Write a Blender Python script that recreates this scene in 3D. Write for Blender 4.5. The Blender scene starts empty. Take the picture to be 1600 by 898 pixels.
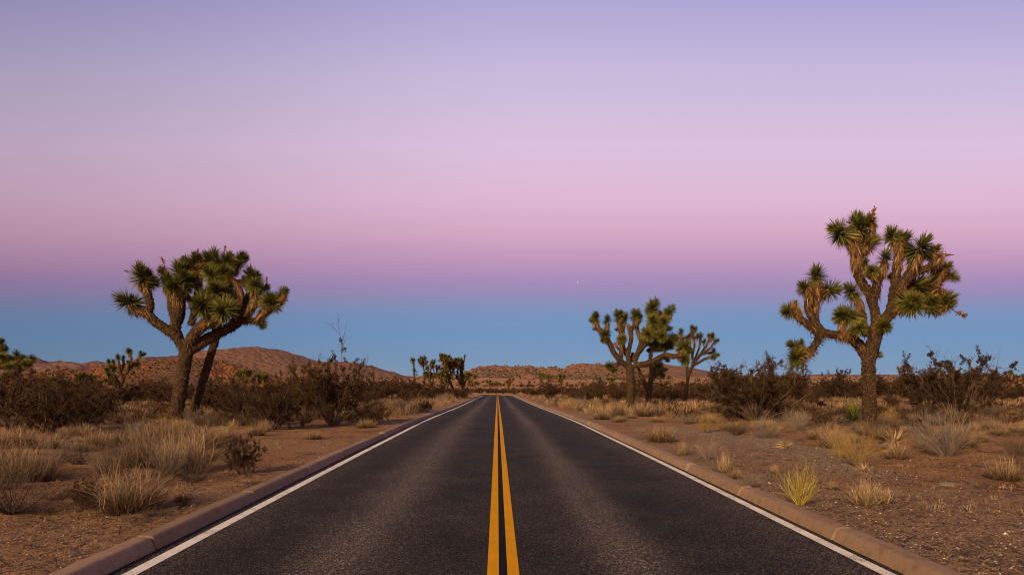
import bpy, math, random
import numpy as np
from mathutils import Vector, Matrix, Euler

random.seed(7); RS = np.random.RandomState(11)
sc = bpy.context.scene
C = sc.collection

# ------------------------------------------------------------------ camera
CAM_H = 1.67; F = 1067.0; VX, VY = 777.0, 596.0          # photograph 1600 x 898
cam = bpy.data.cameras.new('camera'); cam_o = bpy.data.objects.new('camera', cam); C.objects.link(cam_o)
cam.sensor_width = 36; cam.lens = 36 * F / 1600; cam.shift_x = (800 - VX) / 1600; cam.shift_y = (VY - 449) / 1600
cam.clip_start = 0.05; cam.clip_end = 12000
cam_o.location = (0, 0, CAM_H); cam_o.rotation_euler = (math.radians(90), 0, 0)
sc.camera = cam_o

# ------------------------------------------------------------------ sky: dusk, looking away from the set sun
def lin(c):
    return tuple(((v / 255) / 12.92 if v / 255 <= 0.04045 else ((v / 255 + 0.055) / 1.055) ** 2.4) for v in c)
world = bpy.data.worlds.new('World'); sc.world = world; world.use_nodes = True
wn, wl = world.node_tree.nodes, world.node_tree.links
wn.clear()
def wmath(op, a, b=None, clamp=False):
    n = wn.new('ShaderNodeMath'); n.operation = op; n.use_clamp = clamp
    for i, v in enumerate((a, b)):
        if v is None: continue
        if isinstance(v, (int, float)): n.inputs[i].default_value = v
        else: wl.new(v, n.inputs[i])
    return n.outputs[0]
tc = wn.new('ShaderNodeTexCoord'); sep = wn.new('ShaderNodeSeparateXYZ'); wl.new(tc.outputs['Generated'], sep.inputs[0])
sx, sy, sz = sep.outputs
hor = wmath('MAXIMUM', wmath('SQRT', wmath('ADD', wmath('MULTIPLY', sx, sx), wmath('MULTIPLY', sy, sy))), 0.001)
cosaz = wmath('DIVIDE', sy, hor); sinaz = wmath('DIVIDE', sx, hor)
v = wmath('MULTIPLY', wmath('DIVIDE', wmath('MAXIMUM', sz, 0.0), hor), wmath('ADD', 1.0, wmath('MULTIPLY', wmath('SUBTRACT', 1.0, cosaz), 1.236)))
t = wmath('DIVIDE', v, wmath('ADD', v, 1.0))
ramp = wn.new('ShaderNodeValToRGB'); wl.new(t, ramp.inputs[0])
STOPS = [(596, (132, 155, 180)), (560, (122, 151, 184)), (520, (114, 148, 189)), (492, (120, 147, 187)), (468, (142, 142, 184)),
         (442, (164, 140, 184)), (412, (187, 149, 186)), (365, (212, 168, 196)), (310, (222, 184, 211)), (225, (219, 193, 222)),
         (110, (199, 186, 220)), (0, (175, 167, 213))]
cr = ramp.color_ramp
st = [((VY - y) / F, c) for y, c in STOPS] + [(1.1, (98, 97, 150)), (5.0, (60, 63, 108))]
while len(cr.elements) < len(st): cr.elements.new(0.5)
for e, (vv, c) in zip(cr.elements, st):
    e.position = vv / (1 + vv)
for e, (vv, c) in zip(cr.elements, st):
    e.color = (*lin(c), 1)
# afterglow of the set sun, behind the camera
west = wn.new('ShaderNodeMapRange'); west.interpolation_type = 'SMOOTHSTEP'
wl.new(cosaz, west.inputs[0]); west.inputs[1].default_value = 0.15; west.inputs[2].default_value = -0.95
low = wn.new('ShaderNodeMapRange'); low.interpolation_type = 'SMOOTHSTEP'
wl.new(sz, low.inputs[0]); low.inputs[1].default_value = 0.5; low.inputs[2].default_value = 0.0
wf = wmath('MULTIPLY', west.outputs[0], low.outputs[0])
mixw = wn.new('ShaderNodeMix'); mixw.data_type = 'RGBA'
wl.new(wf, mixw.inputs['Factor']); wl.new(ramp.outputs[0], mixw.inputs['A']); mixw.inputs['B'].default_value = (1.35, 0.74, 0.32, 1)
side = wn.new('ShaderNodeMapRange'); side.interpolation_type = 'SMOOTHSTEP'
wl.new(sinaz, side.inputs[0]); side.inputs[1].default_value = -0.85; side.inputs[2].default_value = 0.08
side.inputs[3].default_value = 0.62; side.inputs[4].default_value = 1.0
bg = wn.new('ShaderNodeBackground'); wl.new(mixw.outputs['Result'], bg.inputs[0]); wl.new(side.outputs[0], bg.inputs[1])
wo = wn.new('ShaderNodeOutputWorld'); wl.new(bg.outputs[0], wo.inputs[0])

# the glow left by the sun, low behind the camera and a little to the left
sun = bpy.data.lights.new('sun', 'SUN'); sun.energy = 5.0; sun.angle = math.radians(9); sun.color = (1.0, 0.69, 0.34)
sun_o = bpy.data.objects.new('sun', sun); C.objects.link(sun_o)
sun_o.rotation_euler = Vector((0.44, 0.80, -0.41)).to_track_quat('-Z', 'Y').to_euler()

sc.cycles.filter_width = 1.1
sc.view_settings.view_transform = 'Standard'; sc.view_settings.look = 'None'
sc.view_settings.exposure = 0.0; sc.view_settings.gamma = 1.0

# ------------------------------------------------------------------ noise in numpy
TAB = RS.rand(256, 256)
def vnoise(x, y):
    xi = np.floor(x).astype(int); yi = np.floor(y).astype(int)
    fx = x - xi; fy = y - yi
    fx = fx * fx * (3 - 2 * fx); fy = fy * fy * (3 - 2 * fy)
    a = TAB[xi & 255, yi & 255]; b = TAB[(xi + 1) & 255, yi & 255]
    c = TAB[xi & 255, (yi + 1) & 255]; d = TAB[(xi + 1) & 255, (yi + 1) & 255]
    return (a * (1 - fx) + b * fx) * (1 - fy) + (c * (1 - fx) + d * fx) * fy - 0.5
def fbm(x, y, o=4, s=0.0):
    r = 0; a = 1.0
    for i in range(o):
        r = r + a * vnoise(x + 17.3 * i + s, y - 9.1 * i + s * 1.7); x = x * 2.03; y = y * 2.03; a *= 0.5
    return r
def cells(x, y, s=0):
    """domes round scattered points: heights of boulders"""
    xi = np.floor(x).astype(int); yi = np.floor(y).astype(int); best = np.zeros_like(x)
    for i in (-1, 0, 1):
        for j in (-1, 0, 1):
            cx = xi + i; cy = yi + j
            px = cx + TAB[(cx + s) & 255, cy & 255]; py = cy + TAB[cx & 255, (cy + 71 + s) & 255]
            rr = 0.35 + 0.6 * TAB[(cx + 33) & 255, (cy + 12 + s) & 255]
            d2 = ((x - px) ** 2 + (y - py) ** 2) / rr ** 2
            best = np.maximum(best, np.sqrt(np.clip(1 - d2, 0, 1)) * rr)
    return best
def sst(a, b, x):
    t = np.clip((x - a) / (b - a), 0, 1); return t * t * (3 - 2 * t)

# ------------------------------------------------------------------ lie of the land
PY = np.array([-3000, 0, 15, 30, 60, 110, 170, 250, 400, 600, 1000, 1600, 5000.])
PZ = np.array([0, 0, 0, -.05, -.47, -1.0, -1.6, -2.25, -1.2, 1.0, 6.5, 12, 30.])
def prof(y):
    y = np.asarray(y, float); r = 0
    for k in (-1, 0, 1):
        r = r + np.interp(y + k * np.clip(0.12 * np.abs(y), 2, 60), PY, PZ)
    return r / 3
BY, R_B, BMAX = 143.0, 95.0, 0.85
def xc(y):
    y = np.asarray(y, float); u = np.clip(y - BY, 0, None); um = R_B * BMAX
    return -np.where(u < um, u * u / (2 * R_B), um * um / (2 * R_B) + (u - um) * BMAX)
def xslope(y): return -np.clip((np.asarray(y, float) - BY) / R_B, 0, BMAX)
KL0, KL1, KR0, KR1 = -3.39, -3.60, 3.53, 3.74        # kerb foot and back, left and right
def ground_z(x, y, detail=True):
    x = np.asarray(x, float); y = np.asarray(y, float)
    w = np.sqrt(1 + xslope(y) ** 2); d = (x - xc(y)) / w
    off = np.where(d > 0, d - KR1, -d + KL1)                     # metres outside the kerb back
    o = np.clip(off, 0, None)
    z = prof(y) + 0.105
    z = z + sst(0.1, 2.0, o) * 0.05 * fbm(x * 0.9, y * 0.9, 3) + sst(1, 5, o) * 0.16 * fbm(x * 0.28, y * 0.28, 3, 3)
    z = z + sst(4, 25, o) * 0.55 * fbm(x * 0.05, y * 0.05, 3, 8) + sst(60, 400, o) * 5.0 * fbm(x * 0.004, y * 0.004, 3, 5) * sst(100, 600, np.hypot(x, y))
    z = z + sst(3.5, 8, o) * 0.10 * (d > 0)
    if detail:
        z = z + sst(0.0, 0.5, o) * (0.020 * fbm(x * 5, y * 5, 3, 1) + 0.006 * vnoise(x * 31, y * 31)) - 0.015 * (1 - sst(0, .25, o)) * (vnoise(x * 3, y * 3) + .5)
    return z
def P(px, py):
    """point of the ground seen at a pixel of the photograph"""
    T = np.concatenate([np.linspace(3, 60, 1500), np.geomspace(60, 3000, 2500)[1:]])
    X = (px - VX) / F * T; Z = CAM_H - (py - VY) / F * T
    g = ground_z(X, T, False); k = np.argmax(Z < g)
    if not (Z < g).any(): k = len(T) - 1
    return Vector((X[k], T[k], float(g[k])))
def at(px, Y):
    X = (px - VX) / F * Y; return Vector((X, Y, float(ground_z(X, Y, False))))

# ------------------------------------------------------------------ materials
def M(name):
    m = bpy.data.materials.new(name); m.use_nodes = True
    n = m.node_tree.nodes; b = n['Principled BSDF']; b.inputs['Roughness'].default_value = 0.9
    b.inputs['Specular IOR Level'].default_value = 0.2
    return m, n, m.node_tree.links, b
def nz(n, l, scale, detail=5, vec=None, rough=.6, kind='ShaderNodeTexNoise'):
    t = n.new(kind); t.inputs['Scale'].default_value = scale
    if kind == 'ShaderNodeTexNoise': t.inputs['Detail'].default_value = detail; t.inputs['Roughness'].default_value = rough
    if vec is not None: l.new(vec, t.inputs['Vector'])
    return t
def rampn(n, l, fac, stops):
    r = n.new('ShaderNodeValToRGB'); l.new(fac, r.inputs[0]); e = r.color_ramp.elements
    while len(e) < len(stops): e.new(.5)
    for q, (p, c) in zip(e, stops): q.position = p
    for q, (p, c) in zip(e, stops): q.color = (*c, 1) if len(c) == 3 else c
    return r.outputs[0]
def mix(n, l, f, a, b, blend='MIX'):
    m = n.new('ShaderNodeMix'); m.data_type = 'RGBA'; m.blend_type = blend
    for s, v in (('Factor', f), ('A', a), ('B', b)):
        if isinstance(v, (int, float)): m.inputs[s].default_value = v
        elif isinstance(v, tuple): m.inputs[s].default_value = (*v, 1)
        else: l.new(v, m.inputs[s])
    return m.outputs['Result']
def mt(n, l, op, a, b=None, clamp=False):
    m = n.new('ShaderNodeMath'); m.operation = op; m.use_clamp = clamp
    for i, v in enumerate((a, b)):
        if v is None: continue
        if isinstance(v, (int, float)): m.inputs[i].default_value = v
        else: l.new(v, m.inputs[i])
    return m.outputs[0]
def bump(n, l, b, h, strength, dist):
    bn = n.new('ShaderNodeBump'); bn.inputs['Strength'].default_value = strength; bn.inputs['Distance'].default_value = dist
    l.new(h, bn.inputs['Height']); l.new(bn.outputs[0], b.inputs['Normal'])
def attr(n, name):
    a = n.new('ShaderNodeAttribute'); a.attribute_name = name; return a.outputs['Fac']
def pos(n): return n.new('ShaderNodeNewGeometry').outputs['Position']
def objc(n): return n.new('ShaderNodeTexCoord').outputs['Object']

def mat_leafy(name, stops, rough=.75, trans=0.0, objvar=0.25):
    """blades and leaves: colour from the 'tint' of each blade, a little variation per plant"""
    m, n, l, b = M(name); b.inputs['Roughness'].default_value = rough
    c = rampn(n, l, attr(n, 'tint'), stops)
    oi = n.new('ShaderNodeObjectInfo').outputs['Random']
    hs = n.new('ShaderNodeHueSaturation'); l.new(c, hs.inputs['Color'])
    l.new(mt(n, l, 'ADD', mt(n, l, 'MULTIPLY', oi, objvar * 2), 1 - objvar), hs.inputs['Value'])
    l.new(hs.outputs[0], b.inputs['Base Color'])
    return m
K = {}
K['rosette'] = mat_leafy('yucca_leaf', [(0, (.026, .040, .010)), (.45, (.088, .098, .020)), (.78, (.20, .185, .042)), (.9, (.26, .20, .07)), (1, (.30, .20, .09))], .5, objvar=.18)
K['dead'] = mat_leafy('dead_yucca_leaf', [(0, (.045, .024, .013)), (.3, (.15, .078, .032)), (.7, (.34, .19, .078)), (1, (.56, .36, .17))], .7, objvar=.1)
K['strawy'] = mat_leafy('straw', [(0, (.16, .11, .07)), (.5, (.38, .26, .15)), (1, (.55, .41, .26))], objvar=.2)
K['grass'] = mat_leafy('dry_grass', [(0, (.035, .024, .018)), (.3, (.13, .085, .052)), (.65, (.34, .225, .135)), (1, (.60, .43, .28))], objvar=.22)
K['gold'] = mat_leafy('golden_twig', [(0, (.07, .045, .02)), (.5, (.25, .165, .055)), (1, (.42, .30, .12))], objvar=.12)
K['yellow'] = mat_leafy('yellow_green_twig', [(0, (.16, .12, .02)), (.5, (.36, .28, .05)), (1, (.42, .38, .09))], objvar=.05)
K['grey'] = mat_leafy('grey_twig', [(0, (.06, .048, .042)), (.5, (.17, .135, .115)), (1, (.34, .28, .24))], objvar=.2)
K['twig'] = mat_leafy('brown_twig', [(0, (.022, .015, .012)), (.5, (.065, .044, .032)), (1, (.17, .12, .09))], objvar=.15)
K['creo'] = mat_leafy('creosote_leaf', [(0, (.018, .010, .006)), (.5, (.058, .028, .013)), (.85, (.085, .050, .018)), (1, (.13, .08, .035))], objvar=.3)
K['creogreen'] = mat_leafy('green_leaf', [(0, (.025, .026, .010)), (.6, (.065, .062, .020)), (1, (.12, .11, .04))], objvar=.2)
K['seed'] = mat_leafy('seed_stalk', [(0, (.09, .03, .015)), (1, (.30, .13, .06))])

def bark(name, c1, c2):
    m, n, l, b = M(name)
    mp = n.new('ShaderNodeMapping'); l.new(objc(n), mp.inputs[0]); mp.inputs['Scale'].default_value = (1, 1, .45)
    a = nz(n, l, 9, 8, mp.outputs[0], .7); vo = nz(n, l, 22, vec=mp.outputs[0], kind='ShaderNodeTexVoronoi'); vo.feature = 'DISTANCE_TO_EDGE'
    big = nz(n, l, 1.3, 3, mp.outputs[0])
    crack = rampn(n, l, vo.outputs[0], [(0, (0, 0, 0)), (.16, (1, 1, 1))])
    base = mix(n, l, rampn(n, l, a.outputs[0], [(.35, (0, 0, 0)), (.68, (1, 1, 1))]), c1, c2)
    base = mix(n, l, mt(n, l, 'MULTIPLY', big.outputs[0], .6), base, tuple(v * .75 for v in c1))
    base = mix(n, l, crack, tuple(v * .32 for v in c1), base)
    l.new(base, b.inputs['Base Color'])
    h = mt(n, l, 'ADD', a.outputs[0], mt(n, l, 'MULTIPLY', crack, .5)); bump(n, l, b, h, 1, .05)
    return m
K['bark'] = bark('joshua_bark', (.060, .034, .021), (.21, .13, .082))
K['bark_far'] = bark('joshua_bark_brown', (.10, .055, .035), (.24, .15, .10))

def m_ground():
    m, n, l, b = M('desert_sand'); p = pos(n)
    big = nz(n, l, .16, 4, p); mid = nz(n, l, 1.3, 6, p, .65); fine = nz(n, l, 17, 6, p, .8); micro = nz(n, l, 120, 2, p)
    vo = nz(n, l, 55, vec=p, kind='ShaderNodeTexVoronoi'); vr = n.new('ShaderNodeSeparateColor'); l.new(vo.outputs['Color'], vr.inputs[0])
    c = mix(n, l, rampn(n, l, mid.outputs[0], [(.36, (0, 0, 0)), (.66, (1, 1, 1))]), (.34, .135, .048), (.55, .315, .145))
    c = mix(n, l, rampn(n, l, big.outputs[0], [(.42, (0, 0, 0)), (.62, (1, 1, 1))]), c, (.47, .26, .115))
    c = mix(n, l, rampn(n, l, fine.outputs[0], [(.40, (1, 1, 1)), (.47, (0, 0, 0))]), c, (.075, .036, .022))
    sp = rampn(n, l, vr.outputs[0], [(.86, (0, 0, 0)), (.93, (1, 1, 1))]); c = mix(n, l, mt(n, l, 'MULTIPLY', sp, .7), c, (.44, .33, .24))
    dk = rampn(n, l, vr.outputs[1], [(.90, (0, 0, 0)), (.96, (1, 1, 1))]); c = mix(n, l, mt(n, l, 'MULTIPLY', dk, .7), c, (.06, .04, .035))
    db = nz(n, l, 2.6, 7, p, .75); d2 = nz(n, l, .45, 3, p)
    df = mt(n, l, 'ADD', db.outputs[0], mt(n, l, 'MULTIPLY', mt(n, l, 'SUBTRACT', d2.outputs[0], .5), .5))
    c = mix(n, l, rampn(n, l, df, [(.54, (0, 0, 0)), (.62, (.8, .8, .8))]), c, (.085, .045, .03))
    gv = attr(n, 'gravel')
    gcol = rampn(n, l, vr.outputs[2], [(0, (.07, .05, .042)), (.4, (.26, .175, .115)), (.8, (.44, .32, .22)), (1, (.64, .52, .40))])
    c = mix(n, l, gv, c, gcol)
    l.new(c, b.inputs['Base Color'])
    h = mt(n, l, 'ADD', mt(n, l, 'MULTIPLY', fine.outputs[0], 1.0), mt(n, l, 'MULTIPLY', micro.outputs[0], .35))
    h = mt(n, l, 'ADD', h, mt(n, l, 'MULTIPLY', mid.outputs[0], 2.0))
    h = mt(n, l, 'SUBTRACT', h, mt(n, l, 'MULTIPLY', vo.outputs['Distance'], .6))
    bump(n, l, b, h, 1.0, .06); b.inputs['Specular IOR Level'].default_value = .1
    return m
K['ground'] = m_ground()

def m_asphalt():
    m, n, l, b = M('asphalt'); p = pos(n)
    s = n.new('ShaderNodeSeparateXYZ'); l.new(p, s.inputs[0])
    d = n.new('ShaderNodeAttribute'); d.attribute_name = 'lat'; d = d.outputs['Fac']
    vo = nz(n, l, 115, vec=p, kind='ShaderNodeTexVoronoi'); vr = n.new('ShaderNodeSeparateColor'); l.new(vo.outputs['Color'], vr.inputs[0])
    vo2 = nz(n, l, 70, vec=p, kind='ShaderNodeTexVoronoi'); vr2 = n.new('ShaderNodeSeparateColor'); l.new(vo2.outputs['Color'], vr2.inputs[0])
    c = rampn(n, l, vr.outputs[0], [(0, (.010, .008, .008)), (.5, (.022, .018, .018)), (.78, (.065, .052, .045)), (1, (.42, .33, .26))])
    c2 = rampn(n, l, vr2.outputs[0], [(0, (.016, .013, .013)), (.6, (.032, .027, .026)), (.88, (.10, .08, .065)), (1, (.50, .40, .31))])
    c = mix(n, l, .4, c, c2)
    mp = n.new('ShaderNodeMapping'); l.new(p, mp.inputs[0]); mp.inputs['Scale'].default_value = (1, .07, 1)
    st = nz(n, l, 2.2, 5, mp.outputs[0], .6); bl = nz(n, l, .8, 5, p, .65)
    def band(c0, w):
        q = mt(n, l, 'DIVIDE', mt(n, l, 'SUBTRACT', d, c0), w); return mt(n, l, 'POWER', 2.718, mt(n, l, 'MULTIPLY', mt(n, l, 'MULTIPLY', q, q), -1))
    light = mt(n, l, 'ADD', band(-1.5, .42), band(1.25, .32))
    light = mt(n, l, 'ADD', light, mt(n, l, 'MULTIPLY', mt(n, l, 'ADD', band(-3.1, .35), band(3.2, .35)), .35))
    light = mt(n, l, 'MULTIPLY', light, mt(n, l, 'ADD', mt(n, l, 'MULTIPLY', st.outputs[0], 1.3), .1))
    light = mt(n, l, 'ADD', light, mt(n, l, 'MULTIPLY', mt(n, l, 'SUBTRACT', bl.outputs[0], .5), .8))
    hs = n.new('ShaderNodeHueSaturation'); l.new(c, hs.inputs['Color']); l.new(mt(n, l, 'ADD', mt(n, l, 'MULTIPLY', light, 1.15), .43), hs.inputs['Value'])
    l.new(hs.outputs[0], b.inputs['Base Color'])
    b.inputs['Roughness'].default_value = .85; b.inputs['Specular IOR Level'].default_value = .12
    bump(n, l, b, mt(n, l, 'ADD', vo.outputs['Distance'], mt(n, l, 'MULTIPLY', vo2.outputs['Distance'], .8)), .5, .005)
    return m
K['asphalt'] = m_asphalt()
def m_paint(name, col, wear, worn=(.05, .042, .04)):
    m, n, l, b = M(name); p = pos(n)
    a = nz(n, l, 70, 4, p, .8); a2 = nz(n, l, 3, 4, p, .6)
    w = mt(n, l, 'ADD', a.outputs[0], mt(n, l, 'MULTIPLY', mt(n, l, 'SUBTRACT', a2.outputs[0], .5), .35))
    f = rampn(n, l, w, [(wear, (0, 0, 0)), (wear + .05, (1, 1, 1))])
    c = mix(n, l, a2.outputs[0], col, tuple(v * .72 for v in col))
    l.new(mix(n, l, f, c, worn), b.inputs['Base Color']); b.inputs['Roughness'].default_value = .85; b.inputs['Specular IOR Level'].default_value = .06
    vo = nz(n, l, 95, vec=p, kind='ShaderNodeTexVoronoi'); bump(n, l, b, vo.outputs['Distance'], .5, .005)
    return m
K['white'] = m_paint('white_paint', (.86, .83, .78), .565)
K['yel'] = m_paint('yellow_paint', (.74, .34, .001), .66)
K['tar'] = m_paint('black_tar', (.011, .010, .012), .8)
def m_conc(name, c1, c2, sc_=1):
    m, n, l, b = M(name); p = pos(n)
    a = nz(n, l, 1.1 * sc_, 6, p, .7); f = nz(n, l, 60, 4, p, .8); s = nz(n, l, 7, 5, p, .7)
    oi = n.new('ShaderNodeObjectInfo').outputs['Random']
    c = mix(n, l, rampn(n, l, a.outputs[0], [(.35, (0, 0, 0)), (.65, (1, 1, 1))]), c1, c2)
    c = mix(n, l, rampn(n, l, s.outputs[0], [(.36, (.6, .6, .6)), (.5, (0, 0, 0))]), c, tuple(v * .66 for v in c1))
    c = mix(n, l, rampn(n, l, f.outputs[0], [(.33, (.7, .7, .7)), (.42, (0, 0, 0))]), c, tuple(v * .5 for v in c1))
    hs = n.new('ShaderNodeHueSaturation'); l.new(c, hs.inputs['Color']); l.new(mt(n, l, 'ADD', mt(n, l, 'MULTIPLY', oi, .30), .85), hs.inputs['Value'])
    l.new(hs.outputs[0], b.inputs['Base Color']); bump(n, l, b, mt(n, l, 'ADD', f.outputs[0], s.outputs[0]), .6, .006)
    return m
K['kerb'] = m_conc('kerb_concrete', (.26, .165, .108), (.315, .21, .145))
K['mortar'] = m_conc('pale_mortar', (.33, .235, .165), (.40, .29, .21))
K['stone'] = m_conc('grey_stone', (.14, .13, .11), (.22, .20, .17), 8)
def m_rock(name, c1, c2, c3, sc_, amp):
    m, n, l, b = M(name); p = pos(n)
    a = nz(n, l, sc_, 8, p, .7); big = nz(n, l, sc_ * .18, 4, p); vo = nz(n, l, sc_ * 1.6, vec=p, kind='ShaderNodeTexVoronoi')
    vr = n.new('ShaderNodeSeparateColor'); l.new(vo.outputs['Color'], vr.inputs[0])
    c = mix(n, l, rampn(n, l, a.outputs[0], [(.38, (0, 0, 0)), (.62, (1, 1, 1))]), c1, c2)
    c = mix(n, l, mt(n, l, 'MULTIPLY', vr.outputs[0], .5), c, c2)
    c = mix(n, l, rampn(n, l, big.outputs[0], [(.45, (0, 0, 0)), (.6, (1, 1, 1))]), c, c3)
    rk = attr(n, 'rock'); c = mix(n, l, rk, c3, c)
    l.new(c, b.inputs['Base Color']); bump(n, l, b, mt(n, l, 'ADD', a.outputs[0], mt(n, l, 'MULTIPLY', vo.outputs['Distance'], -.7)), 1, amp)
    return m
K['rockhill'] = m_rock('red_rock', (.085, .032, .019), (.31, .115, .055), (.14, .075, .047), .55, 1.2)
K['smooth'] = m_rock('brown_hillside', (.165, .09, .058), (.24, .13, .082), (.19, .105, .068), .06, 6)
K['ridge'] = m_rock('pink_rock', (.14, .062, .046), (.30, .145, .11), (.18, .115, .088), .2, 3)
K['farridge'] = m_rock('far_ridge', (.16, .095, .08), (.22, .125, .10), (.19, .11, .09), .03, 8)

# ------------------------------------------------------------------ mesh helpers
def quads_mesh(name, V, Q, mats, tint=None, midx=None, smooth=False, tris=None, extra=None):
    me = bpy.data.meshes.new(name); V = np.asarray(V, np.float32).reshape(-1, 3)
    Q = np.asarray(Q, np.int32).reshape(-1, 4) if Q is not None and len(Q) else np.zeros((0, 4), np.int32)
    T = np.asarray(tris, np.int32).reshape(-1, 3) if tris is not None and len(tris) else np.zeros((0, 3), np.int32)
    me.vertices.add(len(V)); me.vertices.foreach_set('co', V.ravel())
    nl = Q.size + T.size; me.loops.add(nl); me.loops.foreach_set('vertex_index', np.concatenate([Q.ravel(), T.ravel()]))
    me.polygons.add(len(Q) + len(T))
    ls = np.concatenate([np.arange(len(Q)) * 4, Q.size + np.arange(len(T)) * 3]).astype(np.int32)
    me.polygons.foreach_set('loop_start', ls)
    for m in mats: me.materials.append(m)
    if midx is not None: me.polygons.foreach_set('material_index', np.asarray(midx, np.int32))
    me.polygons.foreach_set('use_smooth', np.full(len(Q) + len(T), smooth))
    me.update(calc_edges=True)
    if tint is not None:
        a = me.attributes.new('tint', 'FLOAT', 'POINT'); a.data.foreach_set('value', np.asarray(tint, np.float32))
    for k, v in (extra or {}).items():
        a = me.attributes.new(k, 'FLOAT', 'POINT'); a.data.foreach_set('value', np.asarray(v, np.float32).ravel())
    return me
class Acc:
    def __init__(s): s.V = []; s.Q = []; s.T = []; s.n = 0
    def ribbons(s, c, w, side, tint):
        """c N,K,3  w N,K (half widths)  side N,3 or N,K,3  tint N"""
        N, Kk, _ = c.shape
        if side.ndim == 2: side = side[:, None, :]
        a = c + side * w[..., None]; b = c - side * w[..., None]
        V = np.stack([a, b], 2).reshape(-1, 3)
        i = np.arange(N)[:, None] * (2 * Kk) + np.arange(Kk - 1)[None] * 2
        Q = np.stack([i, i + 1, i + 3, i + 2], -1).reshape(-1, 4) + s.n
        s.V.append(V); s.Q.append(Q); s.n += len(V); s.T.append(np.repeat(tint, 2 * Kk) if tint.ndim == 1 else np.repeat(tint.ravel(), 2))
    def tubes(s, c, r, tint, sides=4):
        N, Kk, _ = c.shape
        t = np.gradient(c, axis=1); t /= np.linalg.norm(t, axis=2, keepdims=True) + 1e-9
        ref = np.where(np.abs(t[..., 2:3]) > .9, np.array([1., 0, 0]), np.array([0, 0, 1.]))
        u = np.cross(t, ref); u /= np.linalg.norm(u, axis=2, keepdims=True) + 1e-9; v = np.cross(t, u)
        an = np.arange(sides) * 2 * math.pi / sides
        V = c[:, :, None] + r[..., None, None] * (u[:, :, None] * np.cos(an)[:, None] + v[:, :, None] * np.sin(an)[:, None])
        i = (np.arange(N)[:, None, None] * Kk + np.arange(Kk - 1)[None, :, None]) * sides
        j = np.arange(sides)[None, None]; jn = (j + 1) % sides
        Q = np.stack([i + j, i + jn, i + sides + jn, i + sides + j], -1).reshape(-1, 4) + s.n
        s.V.append(V.reshape(-1, 3)); s.Q.append(Q); s.n += N * Kk * sides; s.T.append(np.repeat(tint, Kk * sides))
    def mesh(s, name, mat, smooth=False):
        return quads_mesh(name, np.concatenate(s.V), np.concatenate(s.Q), [mat], np.clip(np.concatenate(s.T), 0, 1), smooth=smooth)
def unit(a): return a / (np.linalg.norm(a, axis=-1, keepdims=True) + 1e-9)
def link(name, me, parent=None, loc=None):
    o = bpy.data.objects.new(name, me); C.objects.link(o)
    if parent: o.parent = parent
    if loc is not None: o.location = loc
    return o
def tag(o, label, cat, group=None, kind=None):
    if label: o['label'] = label
    if cat: o['category'] = cat
    if group: o['group'] = group
    if kind: o['kind'] = kind
    return o
def empty(name, loc):
    o = bpy.data.objects.new(name, None); C.objects.link(o); o.location = loc; o.empty_display_size = .2; return o

# ------------------------------------------------------------------ ground sheet
def axis_y():
    y = [-400, -200, -100, -50, -25, -12, -6, -2, 0, 1.5, 3, 4]
    v = 4.0
    while v < 5000: v += max(.045, v * .0105); y.append(v)
    return np.array(y)
def axis_d():
    r = [0.0]; v = 0
    while v < 4500: v += .055 if v < 6 else max(.055, v * .0125); r.append(v)
    r = np.array(r)
    left = (KL1 - .0) - r[::-1]; right = (KR1) + r
    mid = np.array([KL1 + .02, KL1 + .1, 0, KR1 - .1, KR1 - .02])
    return np.concatenate([left, mid, right]), len(left)
Yg = axis_y(); Dg, nl_ = axis_d()
DD, YY = np.meshgrid(Dg, Yg)
XX = xc(YY) + DD * np.sqrt(1 + xslope(YY) ** 2) * 1.0
far = np.clip((np.abs(DD) - 60) / 400, 0, 1)
ZZ = ground_z(XX, YY)
inner = (DD > KL1 + .01) & (DD < KR1 - .01)
ZZ[inner] = (prof(YY) - .06)[inner]
ny, nd = DD.shape
ii = (np.arange(ny - 1)[:, None] * nd + np.arange(nd - 1)[None])
Qg = np.stack([ii, ii + 1, ii + 1 + nd, ii + nd], -1).reshape(-1, 4)
PATH = [P(*q) for q in ((1040, 668), (1085, 674), (1150, 684), (1220, 697), (1290, 717), (1330, 733))]
def path_mask(x, y):
    best = np.full(x.shape, 1e9)
    for a, b in zip(PATH[:-1], PATH[1:]):
        dx, dy = b.x - a.x, b.y - a.y; L = dx * dx + dy * dy
        t = np.clip(((x - a.x) * dx + (y - a.y) * dy) / L, 0, 1)
        best = np.minimum(best, np.hypot(x - a.x - t * dx, y - a.y - t * dy))
    return best
near = (YY < 60) & (np.abs(DD) < 40)
gm = np.zeros_like(DD)
pmk = path_mask(XX, YY) + fbm(XX * 1.3, YY * 1.3, 3) * .9
gm = np.where(near, 1 - sst(.45, 1.0, pmk), 0)
verge = sst(.1, .6, fbm(XX * .8, YY * .8, 3, 4) + .55) * (1 - sst(1.6, 4.2, np.abs(DD) - 3.7 + fbm(XX, YY, 2) * 1.5))
gm = np.maximum(gm, verge * np.where(DD > 0, .45, .2) * (YY < 80))
me = quads_mesh('ground', np.stack([XX, YY, ZZ], -1), Qg, [K['ground']], smooth=True, extra={'gravel': gm})
tag(link('ground', me), 'dry reddish sandy desert floor either side of the road', None, kind='structure')

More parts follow.
